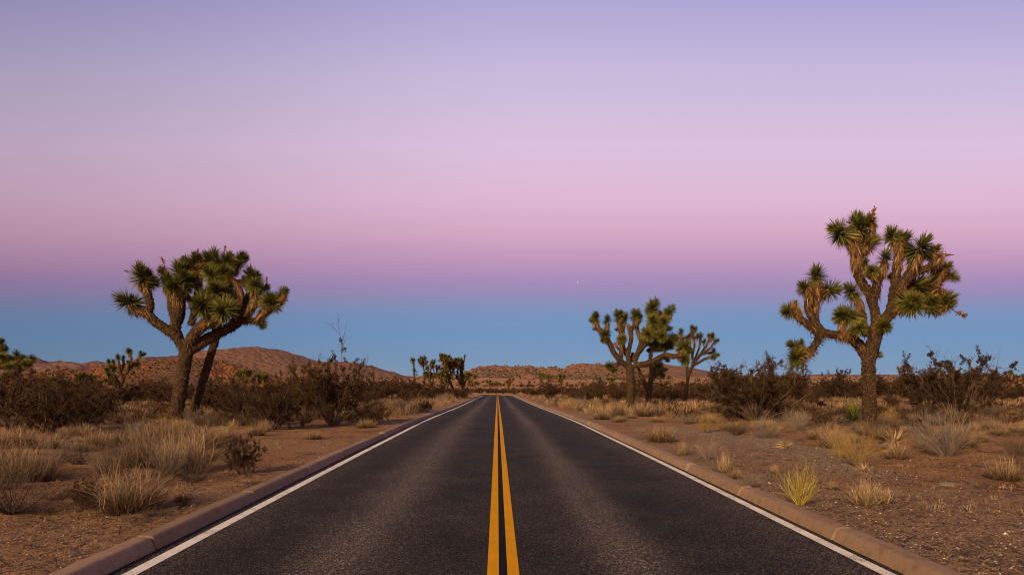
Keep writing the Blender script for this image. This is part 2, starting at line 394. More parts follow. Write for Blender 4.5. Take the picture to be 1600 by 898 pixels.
# ------------------------------------------------------------------ road, markings, kerbs
def strip(name, d0, d1, y0, y1, dz, mat, parent=None, nd_=2, step=1.0, crown=True):
    ys = [y0]
    while ys[-1] < y1: ys.append(min(y1, ys[-1] + max(.4, ys[-1] * .03)))
    ys = np.array(ys); ds = np.linspace(d0, d1, nd_)
    D, Y = np.meshgrid(ds, ys); X = xc(Y) + D * np.sqrt(1 + xslope(Y) ** 2)
    Z = prof(Y) + dz
    i = np.arange(len(ys) - 1)[:, None] * nd_ + np.arange(nd_ - 1)[None]
    Q = np.stack([i, i + 1, i + 1 + nd_, i + nd_], -1)
    o = link(name, quads_mesh(name, np.stack([X, Y, Z], -1), Q, [mat], smooth=True, extra={'lat': D}), parent); return o
road = strip('road', KL0 - .03, KR0 + .03, -30, 420, 0, K['asphalt'], nd_=25)
tag(road, 'dark asphalt two-lane road running straight to the horizon', None, kind='structure')
for a, b in ((-3.25, -3.12), (3.33, 3.45)):
    o = strip('edge_line', a, b, -30, 420, .004, K['white'], road, 3); o['label'] = 'white painted line along the edge of the road'
for a, b in ((-.088, .014), (.089, .192)):
    o = strip('centre_line', a, b, -30, 420, .0045, K['yel'], road, 3); o['label'] = 'yellow line of the double centre line'
strip('tar_strip', -.03, .12, -30, 420, .002, K['tar'], road, 3)

def kerb_seg_mesh(side, y0, y1, jit):
    """one cast length of kerb: sloped face, rounded nose, flat top; ends chamfered"""
    pr = [(0, -.10), (0, .004), (.030, .080), (.042, .108), (.062, .124), (.090, .131), (.20, .135), (.21, .120), (.212, -.12)]
    n = max(2, int((y1 - y0) / 1.2) + 1) if y1 - y0 > 4 else 3
    ys = list(np.linspace(y0 + .03, y1 - .03, n)) if y1 - y0 < 4 else list(np.linspace(y0, y1, n))
    rings = [(y0 + .007, .86)] + [(y, 1) for y in ys] + [(y1 - .007, .86)]
    V = []
    for y, s in rings:
        wq = math.sqrt(1 + float(xslope(y)) ** 2)
        for (u, z) in pr:
            uu = .10 + (u - .10) * s; zz = z * (s if z > 0 else 1)
            dd = (KR0 + uu + jit[0]) if side > 0 else (KL0 - uu - jit[0])
            V.append((float(xc(y)) + dd * wq, y, float(prof(y)) + zz + jit[1] ))
    m = len(pr); Q = []
    for r in range(len(rings) - 1):
        for k in range(m - 1):
            a = r * m + k; q = (a, a + 1, a + 1 + m, a + m); Q.append(q if side > 0 else q[::-1])
    me = bpy.data.meshes.new('kerb_segment')
    faces = Q + [tuple(range(m)), tuple(range(len(V) - m, len(V)))]
    me.from_pydata(V, [], faces); me.materials.append(K['kerb']); me.validate()
    bmv = me
    return me
kr = random.Random(3)
for side, ph, lab in ((1, 7.2 - 2.8 * 2, 'long low brown concrete kerb along the right edge of the road'), (-1, 20.8 - 2.8 * 7, 'long low brown concrete kerb along the left edge of the road')):
    k = empty('kerb', (0, 0, 0)); k['label'] = lab; k['kind'] = 'structure'
    y = ph
    while y < 60:
        link('kerb_segment', kerb_seg_mesh(side, y, y + 2.8, (kr.uniform(-.004, .004), kr.uniform(-.004, .004))), k); y += 2.8
    link('kerb_run', kerb_seg_mesh(side, y, 400, (0, 0)), k)
    # patches of pale mortar in some joints
    for py_, sz_ in (((12.8, .12), (26.8, .05)) if side > 0 else ((20.8, .10), (43.2, .12))):
        pr = [(-.006, .004), (.024, .082), (.036, .112), (.06, .131), (.10, .139), (.20, .142), (.215, .10)]
        V = []; Q = []
        pj = random.Random(int(py_ * 10))
        for j, yy in enumerate(np.linspace(py_ - sz_, py_ + sz_, 6)):
            bul = .010 * math.sin(math.pi * j / 5)
            for (u, z) in pr:
                dd = (KR0 + u - bul) if side > 0 else (KL0 - u + bul)
                V.append((float(xc(yy)) + dd, yy + pj.uniform(-.3, .3) * sz_ * .6, float(prof(yy)) + z + bul - .012 * (j in (0, 5))))
        m = len(pr)
        for r in range(5):
            for q in range(m - 1):
                a = r * m + q; Q.append((a, a + 1, a + 1 + m, a + m))
        link('mortar_patch', quads_mesh('mortar_patch', V, Q, [K['mortar']], smooth=True), k)['label'] = 'pale mortar filling a kerb joint'

# ------------------------------------------------------------------ hills
def hill(name, label, sil, D, front, back, mat, rough=0., cell=0., res=1.0, rockat=None, base_drop=4, nseed=0, tilt=0):
    """sil: skyline in photo pixels at distance D; the hill rises over 'front' metres before it and falls over 'back' behind"""
    sx_ = np.array([(p[0] - VX) / F * D for p in sil]); sh = np.array([CAM_H - (p[1] - VY) / F * D for p in sil])
    x0, x1 = sx_[0], sx_[-1]
    nx = int((x1 - x0) / res) + 1; nyy = int((front + back) / (res * 1.3)) + 1
    xs = np.linspace(x0, x1, nx); ys = np.linspace(D - front, D + back, nyy)
    X, Y = np.meshgrid(xs, ys)
    wob = fbm(X / (front * .5), Y / (front * .5), 3, nseed) * front * .18
    u = np.where(Y < D, (Y + wob * sst(0, .3, (D - Y) / front) - (D - front)) / front, 1 - (Y - D) / back); u = np.clip(u, 0, 1)
    s = sst(0, 1, u) * .75 + u * .25
    g = prof(Y) - base_drop
    XS = X * (D / np.maximum(Y, D * .3)) if tilt else X
    H = np.interp(XS, sx_, sh) - cell * 1.5
    Z = g + (H - g) * s
    if rough: Z = Z + rough * fbm(X / (front * .12), Y / (front * .12), 5, nseed + 2) * (s > 0) * (.25 + s * .75)
    rk = np.clip(.35 + 1.6 * fbm(X / (front * .3), Y / (front * .3), 4, nseed + 7) + (s - .35) * 1.1, 0, 1) if cell else np.ones_like(X)
    if cell:
        bl = cells(X / cell, Y / cell, nseed) * cell * .8 + cells(X / (cell * .4) + 5, Y / (cell * .4), nseed + 9) * cell * .3 + cells(X / (cell * 2.2) + 5, Y / (cell * 2.2), nseed + 19) * cell * .9
        Z = Z + (bl - cell * .3) * rk * (s > .02)
    i = np.arange(nyy - 1)[:, None] * nx + np.arange(nx - 1)[None]
    Q = np.stack([i, i + 1, i + 1 + nx, i + nx], -1)
    o = link(name, quads_mesh(name, np.stack([X, Y, Z], -1), Q, [mat], smooth=not cell, extra={'rock': rk}))
    tag(o, label, None, kind='structure'); return X, Y, Z, rk
HL = []
HL.append(hill('rocky_hill', 'low orange-red rocky hill behind the large left joshua tree', [(-260, 602), (-120, 588), (0, 582), (60, 578), (110, 576), (150, 575), (172, 572), (200, 564), (232, 561), (262, 558), (300, 556), (330, 557), (365, 564), (395, 574), (430, 584), (470, 592), (540, 600)],
     340, 95, 60, K['rockhill'], 1.6, 1.7, .45, nseed=3))
hill('brown_hill', 'smooth rounded brown hill behind the rocky hill', [(130, 600), (200, 590), (240, 570), (268, 555), (290, 562), (325, 556), (345, 547), (365, 543), (385, 541), (410, 543), (430, 545), (450, 551), (475, 559), (500, 566), (540, 567), (560, 568), (585, 573), (610, 580), (635, 588), (665, 597)],
     1250, 330, 300, K['smooth'], 6, 0, 4, nseed=9)
HL.append(hill('rocky_ridge', 'long pink rocky ridge beyond the bend of the road', [(690, 600), (715, 584), (728, 581), (738, 574), (752, 571), (765, 569.5), (780, 571), (800, 573), (815, 571.5), (828, 570.5), (842, 573), (858, 573), (868, 570), (878, 572), (888, 569), (900, 568.5), (930, 569), (948, 569), (965, 572), (985, 573), (1010, 576), (1060, 590), (1090, 600)],
     900, 120, 80, K['ridge'], 6, 4.2, 1.1, nseed=5))
hill('mesa', 'flat-topped brown mesa behind the middle joshua trees', [(850, 592), (900, 571), (950, 569), (1030, 570), (1065, 572), (1085, 577), (1115, 584), (1150, 590), (1200, 595), (1300, 596)],
     1500, 380, 300, K['smooth'], 9, 0, 6, nseed=15)
hill('distant_ridge', 'dark brown ridge far off at the left edge', [(-700, 590), (-300, 573), (-100, 570), (0, 570), (40, 567), (75, 564), (95, 566), (120, 568), (160, 568), (200, 572), (300, 585)],
     2300, 600, 400, K['farridge'], 25, 0, 10, nseed=21)
hill('distant_ridge', 'low dim ridge line on the far right horizon', [(1090, 598), (1150, 590), (1250, 586), (1330, 585.5), (1450, 586.5), (1600, 588), (1900, 590), (2300, 598)],
     2600, 500, 400, K['farridge'], 10, 0, 12, nseed=25)
HL.append(hill('rock_outcrop', 'small pink rock pile on the right horizon', [(1478, 596), (1492, 588), (1505, 585), (1516, 583), (1526, 583.5), (1540, 586), (1556, 590), (1575, 597)],
     700, 30, 25, K['ridge'], 2, 4, .8, nseed=31, base_drop=1))

# ------------------------------------------------------------------ plant meshes
def rng(s): return np.random.RandomState(s)
def grass_acc(a, r, n, H, R, org=(0, 0, 0), w=.004, droop=.35, basef=.25, K_=4):
    az = r.rand(n) * 2 * math.pi; lean = np.abs(r.randn(n)) * .85; lean = np.clip(lean, 0, 1.5)
    h = H * (.45 + .6 * r.rand(n)) * (1 - .25 * lean / 1.5)
    rad = R * basef * np.sqrt(r.rand(n)); az0 = az + r.randn(n) * .8
    base = np.stack([np.cos(az0) * rad, np.sin(az0) * rad, np.zeros(n)], -1)
    t = np.linspace(0, 1, K_)[None]
    out = (R * .9) * lean[:, None] / 1.2 * (t * .65 + droop * t ** 2.2)
    z = h[:, None] * (t - .28 * droop * lean[:, None] * t ** 3)
    c = base[:, None] + np.stack([np.cos(az)[:, None] * out, np.sin(az)[:, None] * out, z], -1)
    wk = np.cumsum(r.randn(n, K_, 3) * np.array([.06, .06, .02]), axis=1) * H * (.4 + r.rand(n, 1, 1)); wk[:, 0] = 0; c = c + wk
    ww = w * (.6 + .8 * r.rand(n))[:, None] * np.linspace(1, .25, K_)[None]
    sa = r.rand(n) * 2 * math.pi; side = np.stack([np.cos(sa), np.sin(sa), np.zeros(n)], -1)
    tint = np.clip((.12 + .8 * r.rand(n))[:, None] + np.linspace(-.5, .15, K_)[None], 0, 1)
    a.ribbons(c + np.array(org), ww, side, tint)
def m_grass(seed, n=420, H=1, R=.9, w=.008, droop=.35):
    r = rng(seed); a = Acc(); grass_acc(a, r, int(n * .45), H * .8, R, w=w, droop=droop, K_=5)
    # uneven sub-tufts leaning their own way
    for k in range(7):
        an = r.rand() * 6.28; q = R * (.12 + .38 * r.rand())
        grass_acc(a, r, n // 9, H * (.35 + .65 * r.rand()), R * (.35 + .3 * r.rand()), (math.cos(an) * q, math.sin(an) * q, 0), w, droop)
    # a few long wayward stalks, and short blades coloured dark as shade in the heart
    grass_acc(a, r, n // 14, H * 1.12, R * 1.1, w=w * .8, droop=.8, K_=5)
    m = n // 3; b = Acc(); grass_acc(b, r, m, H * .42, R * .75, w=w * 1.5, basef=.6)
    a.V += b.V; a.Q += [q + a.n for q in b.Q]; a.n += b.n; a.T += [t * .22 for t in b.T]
    return a
def branch_pts(r, base, dirs, L, K_, wig, up):
    """N polylines starting at base along dirs, wandering"""
    n = len(base); c = np.zeros((n, K_, 3)); c[:, 0] = base; d = unit(dirs)
    for k in range(1, K_):
        d = unit(d + r.randn(n, 3) * wig + np.array([0, 0, up])); c[:, k] = c[:, k - 1] + d * (L / (K_ - 1))[:, None]
    return c, d
def m_creosote(seed, stems=24, spread=.75, leafn=3600, leaf=.020, leafy=1.0, tall=0):
    """unit-height bush: splayed stems, finer twigs, leaf clumps near the twig ends; returns twigs and leaves"""
    r = rng(seed); a = Acc(); n = stems
    az = np.linspace(0, 2 * math.pi, n, endpoint=False) + r.randn(n) * .3; ln = spread * (.25 + .95 * r.rand(n))
    d = np.stack([np.cos(az) * ln, np.sin(az) * ln, np.ones(n)], -1)
    base = np.stack([np.cos(az), np.sin(az), np.zeros(n)], -1) * (.03 + .04 * r.rand(n))[:, None]
    L = .55 + .6 * r.rand(n)
    if tall: L[:tall] *= 1.2; L[0] *= 1.1
    L = L * (.72 + .22 / (1 + ln))
    c, _ = branch_pts(r, base, d, L, 7, .13, .035)
    rr = (.0085 * (.7 + .6 * r.rand(n)))[:, None] * np.linspace(1, .3, 7)[None]
    a.tubes(c, rr, .45 + .45 * r.rand(n), 4)
    # second order
    n2 = n * 8; i = np.repeat(np.arange(n), 8); t = .28 + .7 * r.rand(n2); f = t * 6; k = np.minimum(f.astype(int), 5); fr = (f - k)[:, None]
    b = c[i, k] * (1 - fr) + c[i, k + 1] * fr; pd = unit(c[i, k + 1] - c[i, k])
    d2 = unit(pd * .9 + r.randn(n2, 3) * .55 + np.array([0, 0, .15])); L2 = (.14 + .2 * r.rand(n2)) * (1.15 - .5 * t)
    c2, e2 = branch_pts(r, b, d2, L2, 4, .2, .05)
    a.tubes(c2, np.full((n2, 1), .0036) * np.linspace(1, .45, 4)[None], .3 + .5 * r.rand(n2), 3)
    # third order
    n3 = n2 * 3; i3 = np.repeat(np.arange(n2), 3); k3 = r.randint(1, 4, n3); b3 = c2[i3, k3]
    d3 = unit(e2[i3] * .8 + r.randn(n3, 3) * .65); L3 = .05 + .09 * r.rand(n3)
    c3, e3 = branch_pts(r, b3, d3, L3, 3, .2, .02)
    sa = unit(r.randn(n3, 3)); a.ribbons(c3, np.full((n3, 1), .0024) * np.linspace(1, .5, 3)[None], sa, .2 + .5 * r.rand(n3))
    tw = a
    lf = Acc(); clump = (r.rand(n2)[i3] < .55 * leafy) & (r.rand(n3) < .8)
    idx = np.where(clump)[0]
    m = int(leafn); j = idx[r.randint(0, len(idx), m)]; tt = r.rand(m)[:, None] * 1.15
    p = c3[j, 0] * (1 - tt) + c3[j, 2] * tt + r.randn(m, 3) * .013
    ax = unit(e3[j] * .6 + r.randn(m, 3)); sd = unit(np.cross(ax, r.randn(m, 3)))
    sz = leaf * (.5 + .8 * r.rand(m))
    cc = np.stack([p, p + ax * sz[:, None] * .5, p + ax * sz[:, None]], 1)
    lf.ribbons(cc, sz[:, None] * np.array([[.12, .38, .08]]), sd, np.clip(r.rand(m) * .8 + .15 * r.randn(m) + .1 * (p[:, 2] > .6), 0, 1))
    return tw, lf
def m_twiggy(seed, n=70, spread=.9, fine=5, w=.004):
    """bare dry shrub: many stiff forking twigs"""
    r = rng(seed); a = Acc(); az = r.rand(n) * 6.283; ln = spread * np.sqrt(r.rand(n)) * 1.3
    d = np.stack([np.cos(az) * ln, np.sin(az) * ln, np.ones(n)], -1)
    base = np.stack([np.cos(az), np.sin(az), np.zeros(n)], -1) * (.07 * r.rand(n))[:, None]
    L = (.7 + .4 * r.rand(n)) * (.7 + .3 / (1 + ln)); c, _ = branch_pts(r, base, d, L, 5, .12, .04)
    a.tubes(c, w * 1.3 * np.ones((n, 1)) * np.linspace(1, .4, 5)[None], .25 + .45 * r.rand(n), 3)
    n2 = n * fine; i = r.randint(0, n, n2); t = .2 + .75 * r.rand(n2); f = t * 4; k = np.minimum(f.astype(int), 3); fr = (f - k)[:, None]
    b = c[i, k] * (1 - fr) + c[i, k + 1] * fr; pd = unit(c[i, k + 1] - c[i, k])
    c2, _ = branch_pts(r, b, pd + r.randn(n2, 3) * .38, .15 + .28 * r.rand(n2), 4, .15, .06)
    sa = unit(r.randn(n2, 3)); a.ribbons(c2, w * .75 * np.ones((n2, 1)) * np.linspace(1, .35, 4)[None], sa, .4 + .6 * r.rand(n2))
    return a
def m_rosette(seed, n=240, droop=.3, lower=2.2, dead=.1):
    """unit radius rosette of stiff dagger leaves round +Z"""
    r = rng(seed); a = Acc(); u = r.rand(n); pol = lower * u ** .75; az = np.arange(n) * 2.39996 + r.randn(n) * .2
    dr = np.stack([np.sin(pol) * np.cos(az), np.sin(pol) * np.sin(az), np.cos(pol)], -1)
    base = np.stack([np.zeros(n), np.zeros(n), -.42 * u], -1) + dr * .04
    L = (.78 + .3 * r.rand(n)) * (1 - .12 * (u > .8)); t = np.linspace(0, 1, 5)[None, :, None]
    c = base[:, None] + dr[:, None] * L[:, None, None] * t + np.array([0, 0, -1.]) * (droop * (.2 + u))[:, None, None] * t ** 2.5 * .35
    c += r.randn(n, 1, 3) * .05 * t ** 2
    side = unit(np.cross(dr, np.array([.13, .21, 1.]) + r.randn(n, 3) * .2))
    w = np.array([.028, .035, .031, .020, .003])[None] * (.75 + .5 * r.rand(n))[:, None]
    tint = np.clip(.15 + .55 * r.rand(n), 0, .78)
    tint = np.where(r.rand(n) < dead * (.3 + 2 * (u > .8)), .95, tint)
    tt = np.repeat(tint[:, None], 5, 1) + np.array([.1, 0, 0, .02, .14])[None]
    a.ribbons(c, w, side, np.clip(tt, 0, 1)); return a
ROS = [m_rosette(100 + i, 290 + 20 * (i % 3), .15 + .12 * (i % 4), 2.0 + .12 * (i % 4), .06 + .05 * (i % 3)).mesh('leaf_rosette', K['rosette']) for i in range(7)]
ROSF = [m_rosette(150 + i, 60, .2, 2.1, .08).mesh('leaf_rosette', K['rosette']) for i in range(3)]
ROSD = [m_rosette(170 + i, 110, 1.6, 2.3, 0).mesh('dead_rosette', K['strawy']) for i in range(2)]

# ------------------------------------------------------------------ joshua trees
def tube_closed(V, Fq, pts, rad, sides=10):
    """closed tube through pts, appended to lists"""
    b0 = len(V); n = len(pts); prev = None
    for k in range(n):
        t = (pts[min(k + 1, n - 1)] - pts[max(k - 1, 0)]).normalized()
        if prev is None: u = t.orthogonal().normalized()
        else: u = (prev - t * prev.dot(t)).normalized()
        prev = u; w = t.cross(u)
        for s in range(sides):
            an = 2 * math.pi * s / sides; V.append(pts[k] + (u * math.cos(an) + w * math.sin(an)) * rad[k])
    for k in range(n - 1):
        for s in range(sides):
            a = b0 + k * sides + s; b = b0 + k * sides + (s + 1) % sides; Fq.append((a, b, b + sides, a + sides))
    Fq.append(tuple(b0 + s for s in range(sides))[::-1]); Fq.append(tuple(b0 + (n - 1) * sides + s for s in range(sides)))
def smooth_path(pts, rad, sub=4):
    out = []; ro = []; n = len(pts)
    for i in range(n - 1):
        p0 = pts[max(i - 1, 0)]; p1 = pts[i]; p2 = pts[i + 1]; p3 = pts[min(i + 2, n - 1)]
        for j in range(sub):
            t = j / sub
            out.append(.5 * ((2 * p1) + (p2 - p0) * t + (2 * p0 - 5 * p1 + 4 * p2 - p3) * t * t + (3 * p1 - p0 - 3 * p2 + p3) * t ** 3))
            ro.append(rad[i] * (1 - t) + rad[i + 1] * t)
    out.append(pts[-1]); ro.append(rad[-1]); return out, ro
CL = bpy.data.textures.new('bark_clouds', 'CLOUDS'); CL.noise_scale = .09; CL.noise_depth = 3
CL2 = bpy.data.textures.new('bark_plates', 'VORONOI'); CL2.noise_scale = .12
def shag(acc, r, path, rad, density, length, t0=0., t1=1., out=.45, back=1.0, grav=.5, tint0=.2, tint1=.6, w=.011):
    """dead leaves lying back along a limb"""
    P_ = np.array([list(p) for p in path]); seg = np.linalg.norm(np.diff(P_, axis=0), axis=1); cum = np.concatenate([[0], np.cumsum(seg)]); Ltot = cum[-1]
    n = int(density * Ltot * (t1 - t0))
    if n < 1: return
    s = (t0 + (t1 - t0) * r.rand(n)) * Ltot
    k = np.clip(np.searchsorted(cum, s) - 1, 0, len(seg) - 1); f = ((s - cum[k]) / seg[k])[:, None]
    p = P_[k] * (1 - f) + P_[k + 1] * f; tg = unit(P_[k + 1] - P_[k]); R_ = np.interp(s, cum, rad)[:, None]
    q = unit(np.cross(tg, r.randn(n, 3)))
    d = unit(q * out + (-tg) * back + np.array([0, 0, -grav]) + r.randn(n, 3) * .22)
    Lb = length * (.5 + .8 * r.rand(n)); t = np.linspace(0, 1, 4)[None, :, None]
    c = (p + q * R_ * .85)[:, None] + d[:, None] * Lb[:, None, None] * t + np.array([0, 0, -1.]) * Lb[:, None, None] * .25 * t ** 2
    side = unit(np.cross(d, q)); ww = w * np.array([1, .95, .65, .1])[None] * (.6 + .8 * r.rand(n))[:, None]
    acc.ribbons(c, ww, side, np.clip(tint0 + (tint1 - tint0) * r.rand(n) ** 2.4, 0, 1))
def joshua(label, o_, s_, Y, limbs, ros, group=None, stalks=(), voxel=.032, seed=1, hd=True, barkm='bark', cat='tree', shagk=1.0, name='joshua_tree', rk=1.08):
    """limbs and rosettes traced in crop pixels (origin o_, scale s_) at distance Y; dy = metres behind (+) or before (-) that plane"""
    r = rng(seed); rnd = random.Random(seed)
    def W(cx, cy, dy):
        px = o_[0] + cx / s_; py = o_[1] + cy / s_; yy = Y + dy
        return Vector(((px - VX) / F * yy, yy, CAM_H - (py - VY) / F * yy))
    u = Y / F / s_
    L = []
    for lb in limbs:
        L.append(([W(q[0], q[1], q[3] if len(q) > 3 else 0) for q in lb], [q[2] * u * .88 for q in lb]))
    base = L[0][0][0].copy(); gz = float(ground_z(base.x, base.y, False))
    root = empty(name, (base.x, base.y, gz)); tag(root, label, cat, group)
    bo = root.location
    L[0][0].insert(0, Vector((base.x, base.y, gz - .25))); L[0][1].insert(0, L[0][1][0] * 1.12)
    if base.z < gz + .02: L[0][0][1].z = gz + .05
    paths = [smooth_path(p, rd) for p, rd in L]
    allp = []; 
    for p, rd in paths[0:]:
        for k in range(len(p)): allp.append((p[k], rd[k]))
    trunkpaths = list(paths)
    R_ = []
    extra = []
    for q in ros:
        if q[2] * u > .3 and rnd.random() < .55:
            an = rnd.uniform(0, 6.28); q = list(q) + [None] * (6 - len(q)); f = rnd.uniform(.35, .65)
            extra.append((q[0] + math.cos(an) * q[2] * .55, q[1] + math.sin(an) * q[2] * .5, q[2] * f * 1.2, (q[3] or 0) + rnd.uniform(-.25, .25), (q[4] if q[4] is not None else 90) + rnd.uniform(-60, 60), q[5]))
    for q in list(ros) + extra:
        cx, cy, rr, dy, ang, tow = (list(q) + [None] * 6)[:6]
        if dy is None: dy = rnd.uniform(-.5, .5)
        c = W(cx, cy, dy); size = rr * u * rk
        best = min(allp, key=lambda a: (a[0] - c).length + (0.0 if a[0].z < c.z + .1 else .3))
        a = math.radians(ang if ang is not None else 90); tw = tow if tow is not None else (-dy * .6)
        dr = Vector((math.cos(a), -tw, math.sin(a))).normalized()
        b = c - dr * size * .12
        R_.append((b, dr, size * 1.02))
        dist = (best[0] - b).length
        r0 = min(best[1] * .8, .10); r1 = max(.045, size * .13)
        if dist > size * .5:
            midp = best[0].lerp(b, .55) - Vector((0, 0, .08 * dist)) + (b - best[0]).cross(Vector((0, 1, 0))) * .08
            midp = midp.lerp(b - dr * dist * .45, .5)
            sp = smooth_path([best[0], midp, b - dr * size * .1], [r0, (r0 + r1) / 2, r1])
            paths.append(sp); trunkpaths.append(sp)
        else:
            paths.append(([b - dr * size * .8, b - dr * size * .4, b], [r1] * 3))
            trunkpaths.append(([b - dr * size * .7, b - dr * size * .35, b - dr * size * .1], [r1 * .9, r1, r1 * .8]))
    V = []; Fq = []
    for p, rd in trunkpaths: tube_closed(V, Fq, [q - bo for q in p], rd, 10 if hd else 6)
    me = bpy.data.meshes.new('trunk'); me.from_pydata([tuple(v) for v in V], [], Fq); me.materials.append(K[barkm])
    tr = link('trunk', me, root)
    if hd:
        m = tr.modifiers.new('remesh', 'REMESH'); m.mode = 'VOXEL'; m.voxel_size = voxel; m.use_smooth_shade = True
        m = tr.modifiers.new('sm', 'SMOOTH'); m.factor = .5; m.iterations = 3
        m = tr.modifiers.new('plates', 'DISPLACE'); m.texture = CL; m.strength = .085; m.mid_level = .5; m.texture_coords = 'LOCAL'
        m = tr.modifiers.new('plates2', 'DISPLACE'); m.texture = CL2; m.strength = -.06; m.mid_level = .35; m.texture_coords = 'LOCAL'
    # dead leaves: shaggy skirts below the rosettes, ragged bark along limbs
    ac = Acc(); nt = len(L); sh = [[q_ - bo for q_ in p] for p, _ in paths]; wk = .011 * (1 if hd else 2.2)
    for k, (p, rd) in enumerate(paths):
        if k == 0: shag(ac, r, sh[k], rd, 40 * shagk, .07, .45, 1, .6, .7, .6, 0, .35, wk); continue
        if k < nt:
            shag(ac, r, sh[k], rd, 190 * shagk, .15, 0, 1, .6, .8, .8, 0, .4, wk)
            shag(ac, r, sh[k], rd, 280 * shagk, .24, .72, 1, .45, 1.1, .45, .2, .95, wk * 1.1)
        else: shag(ac, r, sh[k], rd, 520 * shagk, .27, .1, 1, .4, 1.1, .5, .15, .85, wk)
    for (b, dr, size) in R_:
        pp = [b - bo - dr * size * f for f in (1.0, .5, .0)]
        shag(ac, r, pp, [size * .15] * 3, (110 if hd else 60) * shagk / max(size, .1), size * .75, 0, 1, .55, .9, .45, .2, .95, wk * 1.1)
    dl = link('dead_leaves', ac.mesh('dead_leaves', K['dead']), root); dl['kind'] = 'stuff'
    for i, (b, dr, size) in enumerate(R_):
        o = link('leaf_rosette', rnd.choice(ROS if hd else ROSF), root, b - bo)
        o.rotation_mode = 'QUATERNION'
        from mathutils import Quaternion
        o.rotation_quaternion = dr.to_track_quat('Z', 'Y') @ Quaternion((0, 0, 1), rnd.uniform(0, 6.28)); o.scale = [size * rnd.uniform(.95, 1.12)] * 3
    for (cx, cy, dx, dy2, ln) in stalks:
        a = W(cx, cy, -.2) - bo; bdir = Vector((dx, -.15, -dy2)).normalized(); Lk = ln * u
        q = Acc(); tt = np.linspace(0, 1, 6)[None, :, None]; A = np.array(list(a)); Bd = np.array(list(bdir))
        c = A[None, None] + Bd[None, None] * Lk * tt + np.array([0, 0, -.12 * Lk]) * tt ** 2
        q.tubes(c, np.linspace(.016, .006, 6)[None], np.array([.4]), 5)
        n = 26; ti = .3 + .7 * r.rand(n); b = A + Bd * Lk * ti[:, None]; d = unit(r.randn(n, 3) + Bd * .5); ll = Lk * .2 * (.5 + r.rand(n))
        cc = b[:, None] + d[:, None] * ll[:, None, None] * np.linspace(0, 1, 3)[None, :, None]
        q.tubes(cc, np.array([[.006, .018, .009]]) * np.ones((n, 1)), r.rand(n), 4)
        link('flower_stalk', q.mesh('flower_stalk', K['seed']), root)
    return root

